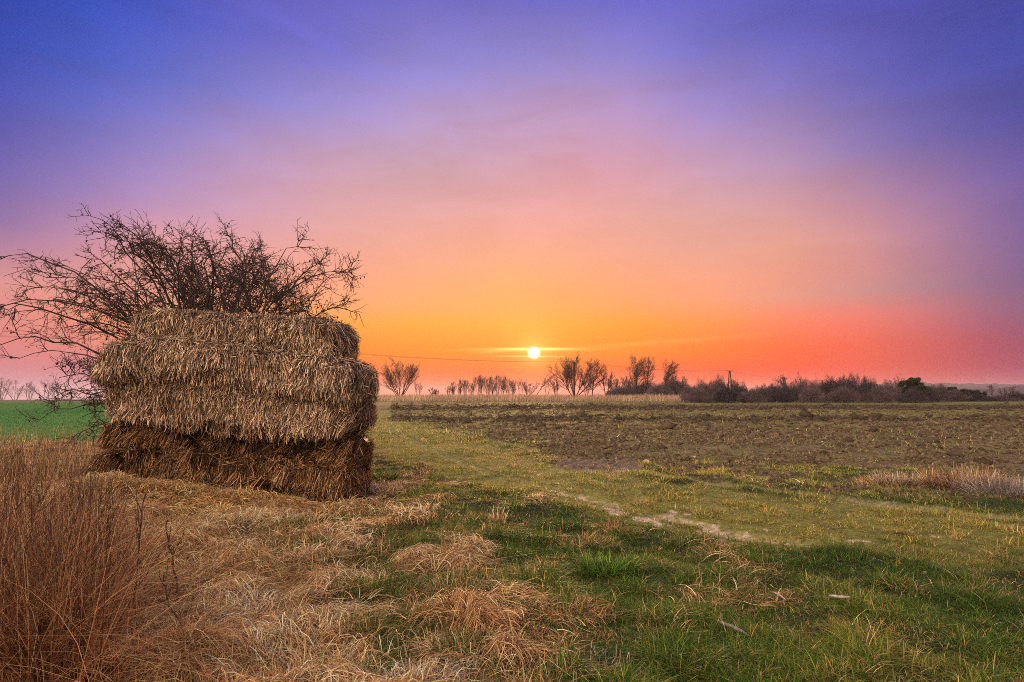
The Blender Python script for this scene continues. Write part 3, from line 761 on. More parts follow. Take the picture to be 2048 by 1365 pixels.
make_bale('fourth straw bale from the top, dark and slumped to the left under the overhang', 190, 702,
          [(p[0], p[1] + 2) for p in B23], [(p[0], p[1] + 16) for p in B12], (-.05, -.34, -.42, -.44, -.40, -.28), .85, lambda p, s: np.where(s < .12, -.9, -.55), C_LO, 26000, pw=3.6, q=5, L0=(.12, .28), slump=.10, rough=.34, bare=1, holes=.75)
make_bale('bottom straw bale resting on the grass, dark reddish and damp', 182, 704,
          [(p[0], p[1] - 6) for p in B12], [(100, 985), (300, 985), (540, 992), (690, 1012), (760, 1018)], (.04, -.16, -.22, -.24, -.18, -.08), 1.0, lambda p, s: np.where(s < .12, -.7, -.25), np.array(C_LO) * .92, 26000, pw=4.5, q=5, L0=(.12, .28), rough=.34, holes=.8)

# ------------------------------------------------------------------ big bare shrub behind the stack
def smooth_path(pts, K):
    pts = np.array(pts, float); d = np.concatenate([[0], np.cumsum(np.linalg.norm(np.diff(pts, axis=0), axis=1))])
    t = np.linspace(0, d[-1], K)
    return np.stack([np.interp(t, d, pts[:, i]) for i in range(3)], -1)
def bez(p0, p1, p2, p3, K):
    t = np.linspace(0, 1, K)[:, None]
    return (1 - t) ** 3 * p0 + 3 * (1 - t) ** 2 * t * p1 + 3 * (1 - t) * t * t * p2 + t ** 3 * p3
def rand_dir(d, ang):
    r = np.random.default_rng(int(rng.integers(1 << 30))).normal(0, 1, 3)
    r -= d * (r @ d); r /= np.linalg.norm(r) + 1e-9
    return d * math.cos(ang) + r * math.sin(ang)
OUT = [(712,600),(708,548),(700,512),(660,515),(645,480),(605,520),(575,545),(545,500),(520,450),(490,432),(450,395),(405,440),(370,440),(330,450),(285,402),(262,402),(215,438),(175,418),(120,515),(32,492),(5,545),(0,600),(2,650),(40,700),(70,730),(110,765),(75,800),(105,850),(160,870)]
SY = 14.3
BASE = np.array([-6.3, 14.6, -.05])
sh = empty('hawthorn_shrub', tuple(BASE)); tag(sh, 'large leafless thorny shrub with arching twigs and dark hips behind the straw bales', 'shrub')
stems, brs, twg, tw2, hips = [], [], [], [], []
def add_twigs(path, r0, nb, l0, l1, store, K, upb=.15, t0=.15):
    res = []
    for _ in range(nb):
        t = random.uniform(t0, 1.0); i = min(int(t * (len(path) - 1)), len(path) - 2)
        fr = t * (len(path) - 1) - i; p = path[i] * (1 - fr) + path[i + 1] * fr
        d = path[i + 1] - path[i]; d /= np.linalg.norm(d) + 1e-9
        nd = rand_dir(d, random.uniform(.5, 1.15)); nd[2] += upb; nd /= np.linalg.norm(nd)
        L = random.uniform(l0, l1) * (1.15 - .5 * t)
        pts = [p]; q = p.copy(); dd = nd.copy()
        for k in range(K - 1):
            dd = dd + np.array([random.gauss(0, .22), random.gauss(0, .22), random.gauss(-.03, .2)]); dd /= np.linalg.norm(dd)
            q = q + dd * L / (K - 1); pts.append(q)
        pts = np.array(pts); store.append((pts, r0 * (.8 + .4 * random.random()))); res.append(pts)
    return res
nst = 98
for i in range(nst):
    if i < len(OUT): u, v = OUT[i]; k = random.uniform(.86, .93) if 15 < i < 20 else random.uniform(1.0, 1.06) if i > 19 else random.uniform(.92, 1.0) if i < 6 else random.uniform(.85, .94); dpt = random.gauss(0, .6)
    else:
        f = random.gauss(10, 6.5) if i % 3 else random.uniform(14, len(OUT) - 1.001); f = min(max(f, 0), len(OUT) - 1.01); j = int(f); f -= j
        u = OUT[j][0] * (1 - f) + OUT[j + 1][0] * f; v = OUT[j][1] * (1 - f) + OUT[j + 1][1] * f; k = random.uniform(.55, .9); dpt = random.gauss(0, 1.2)
    tx, ty, tz = at(u, v, SY)
    tgt = np.array([tx, ty, tz]); tgt = BASE + (tgt - BASE) * k; tgt[1] += dpt
    b = BASE + np.array([random.gauss(0, .45), random.gauss(0, .35), 0])
    D = tgt - b; Ln = np.linalg.norm(D)
    up = np.array([D[0] * .12, D[1] * .1, Ln * .42])
    tail = np.array([D[0] * .3, D[1] * .2, -max(0, .22 * abs(D[0])) + .1 * Ln * (random.random() - .3)])
    if D[2] < 1.6: up = np.array([D[0] * .3, 0, Ln * .34])
    path = bez(b, b + up, tgt - tail, tgt, 13)
    path[1:-1] += np.array([[random.gauss(0, .035) for _ in range(3)] for _ in range(11)])
    stems.append((path, random.uniform(.018, .040)))
    bl = add_twigs(path, .0108, 8 if (i > 16 and i < len(OUT)) or tgt[0] < -8 else 14, .3, .7 if i < len(OUT) else 1.4, brs, 7, .12, .3)
    for bp in bl:
        tl = add_twigs(bp, .0064, 7, .12, .5, twg, 5, .08, .1)
        for tp in tl:
            if random.random() < .65: add_twigs(tp, .0045, 2, .05, .2, tw2, 4, .05, .2)
            if random.random() < .10:
                for _ in range(random.randint(1, 3)): hips.append(tp[random.randint(2, 4)] + np.array([random.gauss(0, .02), random.gauss(0, .02), random.gauss(-.02, .015)]))
def pack(L, taper=.25, sides=3):
    C = np.array([a for a, b in L]); K = C.shape[1]
    R = np.array([b for a, b in L])[:, None] * np.linspace(1, taper, K)[None, :]
    return tubes(C, R, sides)
def local(V, o): return V - np.array(o.location)
V, Q = pack(stems, .22, 5); raw_mesh('trunk', local(V, sh), Q, M_bark, parent=sh)
V, Q = join([pack(brs, .3), pack(twg, .5), pack(tw2, .6)]); raw_mesh('crown', local(V, sh), Q, M_bark, parent=sh)
H = np.array(hips)
V, Q = lumps(H[:, 0], H[:, 1], H[:, 2], rng.uniform(.012, .024, len(H)), 1.2)
o = raw_mesh('hips', local(V, sh), Q, mat_plain("dark_hips", (.05, .015, .015), .5, 10, .4), nv=3, parent=sh); o["kind"] = 'stuff'
print('shrub', len(stems), len(brs), len(twg), len(tw2), len(hips))

# ------------------------------------------------------------------ distant bare trees
def bare_tree(H, nst, spread, levels=3, nch=(6, 5, 5), up=.25, r0=.16, t0=.25, wind=0.0, ang=1.0, seed=1):
    rs = random.Random(seed)
    out = [[] for _ in range(levels + 1)]
    def rd(d, ang):
        r = np.array([rs.gauss(0, 1) for _ in range(3)]); r -= d * (r @ d); r /= np.linalg.norm(r) + 1e-9
        return d * math.cos(ang) + r * math.sin(ang)
    def grow(p, d, L, r, lv):
        pts = [p]; q = p.copy(); dd = d.copy()
        for k in range(5):
            dd = dd + np.array([rs.gauss(wind * .2, .10 + .04 * lv), rs.gauss(0, .10 + .04 * lv), up * .35 + rs.gauss(0, .06)]); dd /= np.linalg.norm(dd)
            q = q + dd * L / 5; pts.append(q)
        pts = np.array(pts); out[lv].append((pts, r))
        if lv >= levels: return
        for c in range(nch[lv]):
            t = rs.uniform(t0 if lv == 0 else .1, 1.0); i = min(int(t * 5), 4); f = t * 5 - i
            pp = pts[i] * (1 - f) + pts[i + 1] * f; dn = pts[i + 1] - pts[i]; dn /= np.linalg.norm(dn)
            grow(pp, rd(dn, rs.uniform(.25, .6) * (ang if lv == 0 else 1 + (ang - 1) * .4)), L * rs.uniform(.42, .68) * (1.2 - .7 * t), max(r * (1 - .6 * t) * .5, .018), lv + 1)
    for s in range(nst):
        az = rs.uniform(0, 6.28); sp = rs.uniform(0, spread) if nst == 1 else spread * math.sqrt(rs.uniform(.02, 1))
        if nst > 1: az = (s + rs.random() * .5) / nst * 6.28
        d = np.array([math.cos(az) * math.sin(sp), math.sin(az) * math.sin(sp) * .8, math.cos(sp)])
        grow(np.array([math.cos(az) * .2 * (nst > 1), math.sin(az) * .2 * (nst > 1), -.1]), d, H * rs.uniform(.78, .95) * (1 - .12 * sp), r0, 0)
    return out
def put_tree(name, cat, label, u, vbase, vtop, Y, group=None, **k):
    x, y = (u - 1024) / F * Y, Y
    z = float(gh(np.array([x]), np.array([y]))[0])
    Ht = (z_at(vtop, Y) - z) * 1.06
    lv = bare_tree(Ht, **k)
    allp = np.vstack([a for L in lv for a, b in L]); f = Ht / allp[:, 2].max()
    e = empty(name, (x, y, z)); tag(e, label, cat, group)
    V, Q = pack([(a * f, b) for a, b in lv[0]], .25, 5); raw_mesh('trunk', V, Q, M_bark_far, parent=e)
    V, Q = join([pack([(a * f, b) for a, b in L], .45, 3) for L in lv[1:]]); raw_mesh('crown', V, Q, M_bark_far, parent=e)
    return e
put_tree('bare_tree', 'tree', 'round multi-stemmed bare tree just right of the straw bales', 800, 792, 718, 215, nst=12, spread=.8, nch=(9, 6, 6), r0=.13, seed=3, up=.2)
put_tree('bare_tree', 'tree', 'small low bare tree right beside the round one near the bales', 836, 792, 762, 218, nst=4, spread=.7, nch=(5, 4, 3), r0=.07, seed=4)
put_tree('bare_tree', 'tree', 'largest bare tree with spreading limbs, right behind the single pole', 1148, 792, 708, 200, nst=8, spread=.85, nch=(11, 7, 6), r0=.17, seed=8, up=.2)
put_tree('bare_tree', 'tree', 'leaning bare tree between the largest tree and the forked one', 1184, 792, 728, 206, nst=1, spread=.15, ang=1.6, nch=(16, 8, 5), r0=.2, seed=9, up=.22, wind=.4)
put_tree('bare_tree', 'tree', 'forked narrow bare tree with three upright limbs', 1212, 792, 738, 205, nst=2, spread=.22, ang=1.25, nch=(13, 7, 5), r0=.16, seed=12, up=.25)
put_tree('bare_tree', 'tree', 'dense bare tree rising left out of the dark thicket', 1272, 790, 711, 200, nst=2, spread=.25, ang=1.7, nch=(18, 8, 5), r0=.20, seed=15, up=.2, wind=.25)
put_tree('bare_tree', 'tree', 'bare tree in the middle of the three above the dark thicket', 1298, 790, 716, 204, nst=1, spread=.1, ang=1.5, nch=(16, 8, 5), r0=.20, seed=16, up=.3, wind=.25)
put_tree('bare_tree', 'tree', 'wind-swept bare tree leaning right above the dark thicket', 1328, 790, 719, 200, nst=2, spread=.3, ang=1.6, nch=(15, 8, 5), r0=.18, seed=19, up=.2, wind=.55)
put_tree('bare_tree', 'tree', 'small slanting bare tree below and right of the sun', 1070, 792, 748, 215, nst=1, spread=.25, nch=(9, 5, 3), r0=.12, seed=23, wind=.8, up=.2)
put_tree('bare_tree', 'tree', 'tiny bare tree between the slanting one and the largest tree', 1092, 792, 754, 216, nst=2, spread=.35, nch=(6, 4, 3), r0=.08, seed=24)
put_tree('bare_tree', 'tree', 'thin bare tree at the right end of the poplar row', 1042, 792, 756, 218, nst=2, spread=.4, nch=(6, 4, 3), r0=.07, seed=25)
put_tree('bare_tree', 'tree', 'low bare tree right of the forked narrow tree', 1236, 792, 762, 208, nst=3, spread=.6, nch=(5, 4, 3), r0=.07, seed=27)
for j_, (u, vt, lab_) in enumerate(((870, 776, 'small faint bare tree left of the poplar row'), (1056, 764, 'small bare tree just left of the slanting one'), (1112, 760, 'small bare tree at the left foot of the largest tree'), (1172, 756, 'small bare tree at the right foot of the largest tree'), (1226, 756, 'small bare tree just right of the forked narrow tree'), (1250, 752, 'bare tree at the left end of the dark thicket'), (1348, 748, 'bare tree at the right end of the dark thicket'))):
    put_tree('bare_tree', 'tree', lab_, u, 792, vt, 207 + j_ * 2, nst=4, spread=.5, nch=(8, 6, 4), r0=.08, seed=70 + j_, up=.25)
k = 0
for q_, (u, vt) in enumerate(((898,772),(908,764),(920,758),(931,760),(944,762),(958,752),(966,750),(977,752),(986,754),(995,750),(1006,757),(1017,752),(1026,762))):
    put_tree('poplar_tree', 'tree', 'slender bare poplar, ' + nth(q_) + ' in the row left of the sun', u, 792, vt, 225 + (k * 37) % 13, group='row of slender bare poplars left of the sun', nst=4, spread=.26, nch=(8, 5, 3), r0=.07, seed=40 + k, up=.45, t0=.15); k += 1
for q_, (u, vt) in enumerate(((8,756),(34,762),(62,764),(92,760),(122,768))):
    e = put_tree('bare_tree', 'tree', 'small purplish bare tree on the skyline beyond the green field, ' + nth(q_), u, 795, vt, 300 + (k * 53) % 21, group='far bare trees beyond the green field', nst=4, spread=.62, nch=(7, 5, 4), r0=.13, seed=60 + k, up=.2); k += 1
put_tree('bare_tree', 'tree', 'bare crown rising from the hedge beside the small distant pole', 1588, 805, 746, 122, nst=4, spread=.62, nch=(6, 5, 4), r0=.10, seed=91, up=.15)
put_tree('bare_tree', 'tree', 'bare tree top above the highest part of the hedge', 1692, 805, 749, 124, nst=4, spread=.4, nch=(6, 5, 4), r0=.07, seed=92, up=.3)
put_tree('bare_tree', 'tree', 'faint round bare tree just left of the pine', 1788, 805, 752, 140, nst=4, spread=.45, nch=(6, 5, 4), r0=.06, seed=93, up=.2)
for u, vt, kk in ((1984, 770, 1), (2004, 776, 2), (2020, 772, 3), (1968, 780, 4)):
    put_tree('bare_tree', 'tree', 'hazy thin tree behind the right end of the hedge, ' + {4: 'leftmost', 1: 'second from the left', 2: 'third from the left', 3: 'rightmost'}[kk] + ' of four', u, 805, vt, 210 + kk * 8, group='hazy thin trees at the right end of the hedge', nst=3, spread=.4, nch=(7, 5, 4), r0=.09, seed=100 + kk, up=.4)

# ------------------------------------------------------------------ hedge bushes
def bush_mesh(seed, w=3.0, h=3.2, n=4200):
    r = np.random.default_rng(seed)
    # stems rise from the base, finely divided towards an uneven rounded outline
    a = r.uniform(0, 6.28, n); q = np.sqrt(r.random(n))
    lob = 1 + .22 * np.sin(a * 3 + seed) + .15 * np.sin(a * 7 + seed * 2)
    px, py = np.cos(a) * q * w * lob, np.sin(a) * q * w * .8 * lob
    topz = h * np.sqrt(np.clip(1 - (q * .92) ** 2.6, 0, 1)) * (.45 + 1.1 * fbm(px, py, .9, seed, 3))
    z = topz * r.random(n) ** .55
    d = np.stack([px * .35, py * .35, np.full(n, 1.2)], -1) + r.normal(0, .7, (n, 3)); d /= np.linalg.norm(d, axis=1, keepdims=True)
    L = r.uniform(.35, 1.0, n)
    t = np.linspace(-.5, .5, 4)[None, :, None]
    C = np.stack([px, py, z], -1)[:, None, :] + d[:, None, :] * t * L[:, None, None] + r.normal(0, .05, (n, 4, 3))
    C[..., 2] = np.maximum(C[..., 2], .02)
    R = np.repeat(r.uniform(.008, .022, n)[:, None], 4, 1) * np.array([1, .9, .7, .4])
    crown = tubes(C, R, 3)
    ns = 14; a = r.uniform(0, 6.28, ns); tt = np.linspace(0, 1, 6)[None, :]
    rad_ = (w * .75 * np.sqrt(r.random(ns)))[:, None] * tt ** 1.2
    C = np.stack([np.cos(a)[:, None] * rad_, np.sin(a)[:, None] * rad_, h * .8 * tt * r.uniform(.8, 1.1, (ns, 1))], -1) + r.normal(0, .04, (ns, 6, 3))
    trunk = tubes(C, np.linspace(.05, .015, 6)[None, :] * np.ones((ns, 1)), 4)
    return trunk, crown
protos = []
for sd0 in (2, 5, 8, 13):
    tr, cr = bush_mesh(sd0)
    e = empty('hedge_bush'); raw_mesh('stem', *tr, M_bark_far, parent=e); raw_mesh('twigs', *cr, M_twig_far, parent=e)
    protos.append(e)
used = [0] * 4; bi = 0
HG = 'leafless bushes of the hedge along the field'
def put_bush(u, vb, vt, wpx, Y, label, group=HG, ry=None):
    global bi
    k = bi % 4; p = protos[k]; o = p if used[k] == 0 else copy_tree(p); used[k] += 1
    x = (u - 1024) / F * Y; z = float(gh(np.array([x]), np.array([Y]))[0])
    o.location = (x, Y, z); h = z_at(vt, Y) - z; wm = wpx / F * Y
    o.scale = (wm / 6.2, wm / 6.2, h / 3.05); o.rotation_euler = (0, 0, (bi * 2.4) % 6.28)
    tag(o, label, 'bush', group); bi += 1
    return o
for u, vt, w, lab in ((1384,776,50,'low bush at the left end of the long hedge, where the reeds stop'), (1412,768,56,None), (1438,764,52,'tall bush just left of the A-shaped pole'), (1474,771,60,'bush right at the foot of the A-shaped pole'), (1508,779,52,'lowest bush in the dip of the hedge right of the A-shaped pole'),
                      (1536,773,56,None), (1566,771,56,None), (1600,770,60,'bush below the bare crown beside the small distant pole'), (1636,768,64,None), (1668,763,64,None), (1702,762,66,'tallest broad bush in the middle of the hedge'), (1738,766,60,None), (1768,773,58,None), (1798,771,56,'bush just left of the pine tree'), (1840,775,66,None), (1872,777,56,None)):
    put_bush(u, 805, vt, w, 114 + (bi * 29) % 9, lab or 'purplish brown leafless bush in the long hedge, ' + nth(bi) + ' of the back row')
for q_, (u, vt, w) in enumerate(((1400,782,60),(1455,780,60),(1500,786,55),(1555,782,60),(1620,780,60),(1685,778,60),(1755,782,60),(1820,784,60),(1900,784,70),(1945,790,70),(1990,793,60),(2030,788,60))):
    put_bush(u, 805, vt, w, 108 + (bi * 17) % 6 if u < 1880 else 125 + (bi * 17) % 8, 'low dark bush at the hedge foot, ' + nth(q_) + ' of the front row')
for q_, (u, vt, w) in enumerate(((1226,784,40),(1240,777,60),(1262,772,60),(1290,770,64),(1318,772,60),(1345,764,56),(1364,768,50))):
    put_bush(u, 790, vt, w, 196 + (bi * 29) % 9, 'dark bush in the thicket under the three bare trees, ' + nth(q_), 'dark thicket under the three bare trees')

# pines: trunk and clumps of needles
def needle_clumps(centres, sizes, per, seed):
    r = np.random.default_rng(seed); Cs, Ss = [], []
    c = np.repeat(centres, per, 0); s = np.repeat(sizes, per)
    d = r.normal(0, 1, (len(c), 3)); d /= np.linalg.norm(d, axis=1, keepdims=True)
    p = c + d * (s * r.random(len(c)) ** .4)[:, None] * np.array([1, 1, .62])
    dd = d + r.normal(0, .5, d.shape) + np.array([0, 0, .3]); dd /= np.linalg.norm(dd, axis=1, keepdims=True)
    L = r.uniform(.12, .3, len(c))
    t = np.linspace(0, 1, 3)[None, :, None]
    C = p[:, None, :] + dd[:, None, :] * t * L[:, None, None]
    sd_ = np.cross(dd, r.normal(0, 1, dd.shape)); sd_ /= np.linalg.norm(sd_, axis=1, keepdims=True)
    return ribbons(C, np.repeat((r.uniform(.02, .045, len(c)))[:, None], 3, 1) * np.array([1, .8, .2]), sd_)
def put_pine(u, vt, wpx, Y, label, seed, group=None, crown_from=.25):
    r = np.random.default_rng(seed)
    x = (u - 1024) / F * Y; z = float(gh(np.array([x]), np.array([Y]))[0]); h = z_at(vt, Y) - z; w = wpx / F * Y / 2
    e = empty('pine_tree', (x, Y, z)); tag(e, label, 'pine tree', group)
    n = 46
    zz = h * r.uniform(crown_from, .93, n); prof = np.interp(zz / h, [crown_from, .6, .85, 1], [.8, 1, .75, .3])
    a = r.uniform(0, 6.28, n); rr_ = w * prof * r.uniform(.3, .95, n)
    cen = np.stack([np.cos(a) * rr_, np.sin(a) * rr_, zz], -1); cen[0] = (0, 0, h * .93)
    V, Q = needle_clumps(cen, r.uniform(.30, .55, n) * h / 4.5, 330, seed); raw_mesh('crown', V, Q, M_pine, parent=e)
    P = [(smooth_path([(0, 0, 0), (.05, .03, h * .5), (0, 0, h * .9)], 6), .13)] + [(smooth_path([(0, 0, max(.2, c[2] * .8)), tuple((np.array((0, 0, c[2] * .85)) + c) / 2), tuple(c)], 6), .04) for c in cen]
    V, Q = pack(P, .4, 5); raw_mesh('trunk', V, Q, M_bark_far, parent=e)
put_pine(1822, 756, 50, 112, 'tallest dark pine standing out above the hedge near its right end', 5)
PG = 'dark round evergreens at the right end of the hedge'
for i, (u, vt, w) in enumerate(((1856,774,36),(1880,776,34),(1900,775,36),(1922,779,34),(1938,781,32),(1952,782,30),(1798,768,22))):
    if i < 6: put_pine(u, vt, w, 128 + i * 2, 'low dark evergreen between the tall pine and the hazy trees, ' + nth(i), 20 + i, PG, .2)

# ------------------------------------------------------------------ far wooded hills beyond the valley
def hills(name, az0, az1, dist, fn, seed):
    a = np.radians(np.linspace(az0, az1, 500)); rows = [0, .55, .85, .97, 1.0, 1.03, 1.3]
    top = fn(np.degrees(a)) + (fbm(np.degrees(a), a * 0, .35, seed, 4, .6) - .5) * 9
    V = []
    for k in rows:
        rr_ = dist * (.86 + .14 * k) if k <= 1 else dist * (1 + (k - 1))
        z = -38 + (top + 38) * (k ** 1.3 if k <= 1 else max(0, 1 - (k - 1) * 4))
        V.append(np.stack([rr_ * np.sin(a), rr_ * np.cos(a), z], -1))
    V = np.array(V); na_ = len(a); i = np.arange(len(rows) - 1)[:, None] * na_ + np.arange(na_ - 1)[None, :]
    Q = np.stack([i, i + 1, i + na_ + 1, i + na_], -1).reshape(-1, 4)
    o = raw_mesh(name, V.reshape(-1, 3), Q, M_hill, smooth=True); tag(o, kind='structure')
hills('hills', 20, 62, 2300, lambda d: np.interp(d, [20, 28, 31, 36, 40, 62], [4, 28, 30, 26, 24, 10]), 3)
hills('hills', 25, 60, 1300, lambda d: np.interp(d, [25, 30, 32, 34, 37, 60], [-10, 4, 9, 8, 12, 5]), 9)

# ------------------------------------------------------------------ power line
def box(V, Q, c, s, rot=None):
    d = np.array([[x, y, z] for x in (-1, 1) for y in (-1, 1) for z in (-1, 1)], float) * np.array(s) / 2
    if rot is not None: d = d @ rot.T
    n = sum(len(v) for v in V); V.append(d + np.array(c))
    Q.append(np.array([[0, 1, 3, 2], [4, 6, 7, 5], [0, 4, 5, 1], [2, 3, 7, 6], [0, 2, 6, 4], [1, 5, 7, 3]]) + n)
POLES = [(-94, 34), (-40, 94), (14, 154), (68.2, 214), (121, 304), (171, 377)]
PH = 8.6
lead = [('single wooden utility pole standing before the largest bare tree', 2), ('A-shaped wooden utility pole rising behind the hedge', 3), ('small distant utility pole behind the bare crown in the hedge', 4), ('tiny farthest utility pole barely topping the hedge', 5)]
tops = {}
for i, (px, py) in enumerate(POLES):
    nx, ny = POLES[min(i + 1, 5)][0] - POLES[max(i - 1, 0)][0], POLES[min(i + 1, 5)][1] - POLES[max(i - 1, 0)][1]
    dl = np.array([nx, ny]) / math.hypot(nx, ny); pr = np.array([dl[1], -dl[0]])
    z = float(gh(np.array([px]), np.array([py]))[0])
    tz = EYE + {0: 6.9, 1: 6.9, 2: 6.9, 3: 6.9, 4: 7.0, 5: 6.9}[i]
    tops[i] = [np.array([px + pr[0] * s_, py + pr[1] * s_, tz + .12]) for s_ in (-.75, .75)]
    if i in (0, 1): continue
    lab = [l for l, k_ in lead if k_ == i][0]
    e = empty('utility_pole', (px, py, z)); tag(e, lab, 'utility pole')
    h = tz - z
    if i in (3, 4, 5):
        for s_ in (-1, 1):
            V, Q = pack([(smooth_path([(pr[0] * s_ * .85, pr[1] * s_ * .85, -.2), (pr[0] * s_ * .12, pr[1] * s_ * .12, h)], 5), .21)], .75, 8); raw_mesh('leg', V, Q, M_pole, parent=e)
    else:
        V, Q = pack([(smooth_path([(0, 0, -.2), (0, 0, h)], 5), .22)], .8, 8); raw_mesh('post', V, Q, M_pole, parent=e)
    R_ = np.array([[pr[0], -pr[1], 0], [pr[1], pr[0], 0], [0, 0, 1]])
    V, Q = [], []; box(V, Q, (0, 0, h - .12), (1.9 if i > 2 else .5, .16, .16), R_); raw_mesh('crossarm', np.vstack(V), np.vstack(Q), M_pole, parent=e)
    for s_ in (-.75, .75):
        V, Q = pack([(smooth_path([(pr[0] * s_, pr[1] * s_, h - .04), (pr[0] * s_, pr[1] * s_, h + .18)], 4), .06)], .6, 6); raw_mesh('insulator', V, Q, M_wire, parent=e)
for w_ in (0, 1):
    pts = []
    for i in range(5):
        a, b = tops[i][w_], tops[i + 1][w_]
        for t in np.linspace(0, 1, 20, endpoint=False):
            p = a * (1 - t) + b * t; p[2] -= 4 * .9 * t * (1 - t); pts.append(p)
    pts.append(tops[5][w_]); C = np.array(pts)[None]
    V, Q = tubes(C, np.full((1, C.shape[1]), .011), 4)
    o = raw_mesh('overhead_wire', V, Q, M_wire); tag(o, ['upper', 'lower'][w_] + ' of the two thin overhead wires crossing the orange sky', 'wire', 'overhead wires')

# ------------------------------------------------------------------ small things lying about
def blob(name, u, v, w, h, mat, label, cat, group=None, seed=0, Y=None):
    x, y = ground_at(u, v); z = float(gh(np.array([x]), np.array([y]))[0])
    r = np.random.default_rng(seed)
    th, ph = np.meshgrid(np.linspace(0, 2 * math.pi, 14, endpoint=False), np.linspace(.05, math.pi - .05, 9))
    rr_ = 1 + .18 * np.sin(th * 2 + seed) * np.sin(ph) + r.normal(0, .05, th.shape)
    V = np.stack([rr_ * np.sin(ph) * np.cos(th) * w / 2, rr_ * np.sin(ph) * np.sin(th) * w * .38, rr_ * np.cos(ph) * h / 2 + h * .25], -1).reshape(-1, 3)
    i = np.arange(8)[:, None] * 14 + np.arange(14)[None]; j = np.arange(8)[:, None] * 14 + (np.arange(14)[None] + 1) % 14
    Q = np.stack([i, j, j + 14, i + 14], -1).reshape(-1, 4)
    o = raw_mesh(name, V, Q[:, ::-1], mat, smooth=True); o.location = (x, y, z); o.rotation_euler = (0, 0, seed)
    return tag(o, label, cat, group)
blob('stone', 1293, 925, .20, .10, M_stone, 'pale rounded stone beside the dried tyre prints', 'stone', seed=2)
blob('stone', 1848, 1138, .055, .03, M_stone, 'small pale stone in the grass on the right', 'stone', seed=4)
for i in range(38):
    u = random.uniform(1150, 2040); v = random.uniform(850, 930)
    if v > np.interp(u, FU, FV) - 8: v -= 25
    blob('stone', u, v, random.uniform(.03, .09) * (1.5 if v < 870 else 1), .04, M_stone, 'small whitish stone lying on the ploughed soil', 'stone', 'small whitish stones on the ploughed field', seed=10 + i)
def stick(name, uv0, uv1, rad0, label, cat='stick', bend=.004, mat=M_wood, flat=1.0, lift=.03):
    a = ground_at(*uv0); b = ground_at(*uv1)
    z0 = float(gh(np.array([a[0]]), np.array([a[1]]))[0]) + lift; z1 = float(gh(np.array([b[0]]), np.array([b[1]]))[0]) + lift
    P = np.array([np.array([a[0], a[1], z0]) * (1 - t) + np.array([b[0], b[1], z1]) * t for t in np.linspace(0, 1, 9)])
    P[1:-1] += rng.normal(0, bend, (1, 3)) * np.sin(np.linspace(.3, 2.8, 7))[:, None] + rng.normal(0, bend * .12, (7, 3))
    c = P.mean(0)
    Rr = rad0 * np.array([.35, .8, 1, 1.05, .95, 1.0, .9, .7, .3])[None]
    V, Q = tubes((P - c)[None], Rr, 7)
    caps = None
    o = raw_mesh(name, V, Q, mat, smooth=True); o.location = c
    return tag(o, label, cat)
stick('stick', (1546, 1201), (1572, 1223), .008, 'thin straight white stick in the green grass', lift=.085)
stick('wood_chip', (1658, 1213), (1702, 1223), .011, 'flat pale piece of weathered wood in the green grass', 'wood', lift=.085)
stick('dead_branch', (1432, 1258), (1498, 1287), .012, 'grey weathered piece of branch half buried in the grass', 'branch', .012, mat_plain('grey_wood', (.2, .17, .15), .9, 30, .4), lift=.07)
stick('stick', (1785, 1065), (1830, 1071), .010, 'dark thin stick lying on the track at right', 'stick', .03, M_bark, lift=.03)

# saplings in the left foreground
def sapling(u, v, u2, v2, label, seed, nb=9):
    rs = random.Random(seed); x, y = ground_at(u, v); z = float(gh(np.array([x]), np.array([y]))[0])
    tx, ty, tz = at(u2, v2, y - .15)
    e = empty('sapling', (x, y, z)); tag(e, label, 'sapling')
    D = np.array([tx - x, ty - y, tz - z])
    main = bez(np.zeros(3), D * .3 + np.array([.04, 0, .05]), D * .7 - np.array([.05, 0, 0]), D, 12); main[1:-1] += np.array([[rs.gauss(0, .007) for _ in range(3)] for _ in range(10)])
    V, Q = tubes(main[None], (np.linspace(.0085, .004, 12))[None], 6); raw_mesh('trunk', V, Q, M_bark, parent=e)
    B = []
    for k in range(nb):
        t = rs.uniform(.25, 1); i = min(int(t * 11), 10); d = main[i + 1] - main[i]; d /= np.linalg.norm(d)
        r = np.array([rs.gauss(0, 1), rs.gauss(0, .5), .5]); nd = d + r * .5; nd /= np.linalg.norm(nd); L = rs.uniform(.06, .28)
        q = main[i].copy(); pts = [q]
        for j in range(5):
            nd = nd + np.array([rs.gauss(0, .15), rs.gauss(0, .15), .08]); nd /= np.linalg.norm(nd); q = q + nd * L / 5; pts.append(q)
        B.append((np.array(pts), .0036))
    V, Q = pack(B, .5, 4); raw_mesh('crown', V, Q, M_bark, parent=e)
sapling(262, 1262, 292, 985, 'dark leafless sapling leaning up towards the straw bales', 1, 10)
sapling(208, 1228, 222, 1010, 'dark upright leafless sapling in front of the thicket', 2, 14)
sapling(370, 1290, 328, 1150, 'small dark twig leaning left over the matted grass', 3, 5)
sapling(352, 1200, 335, 1040, 'thin dark twig bowed over the matted grass', 4, 4)
sapling(170, 1190, 160, 985, 'dark leafless sapling inside the thicket at left', 6, 14)

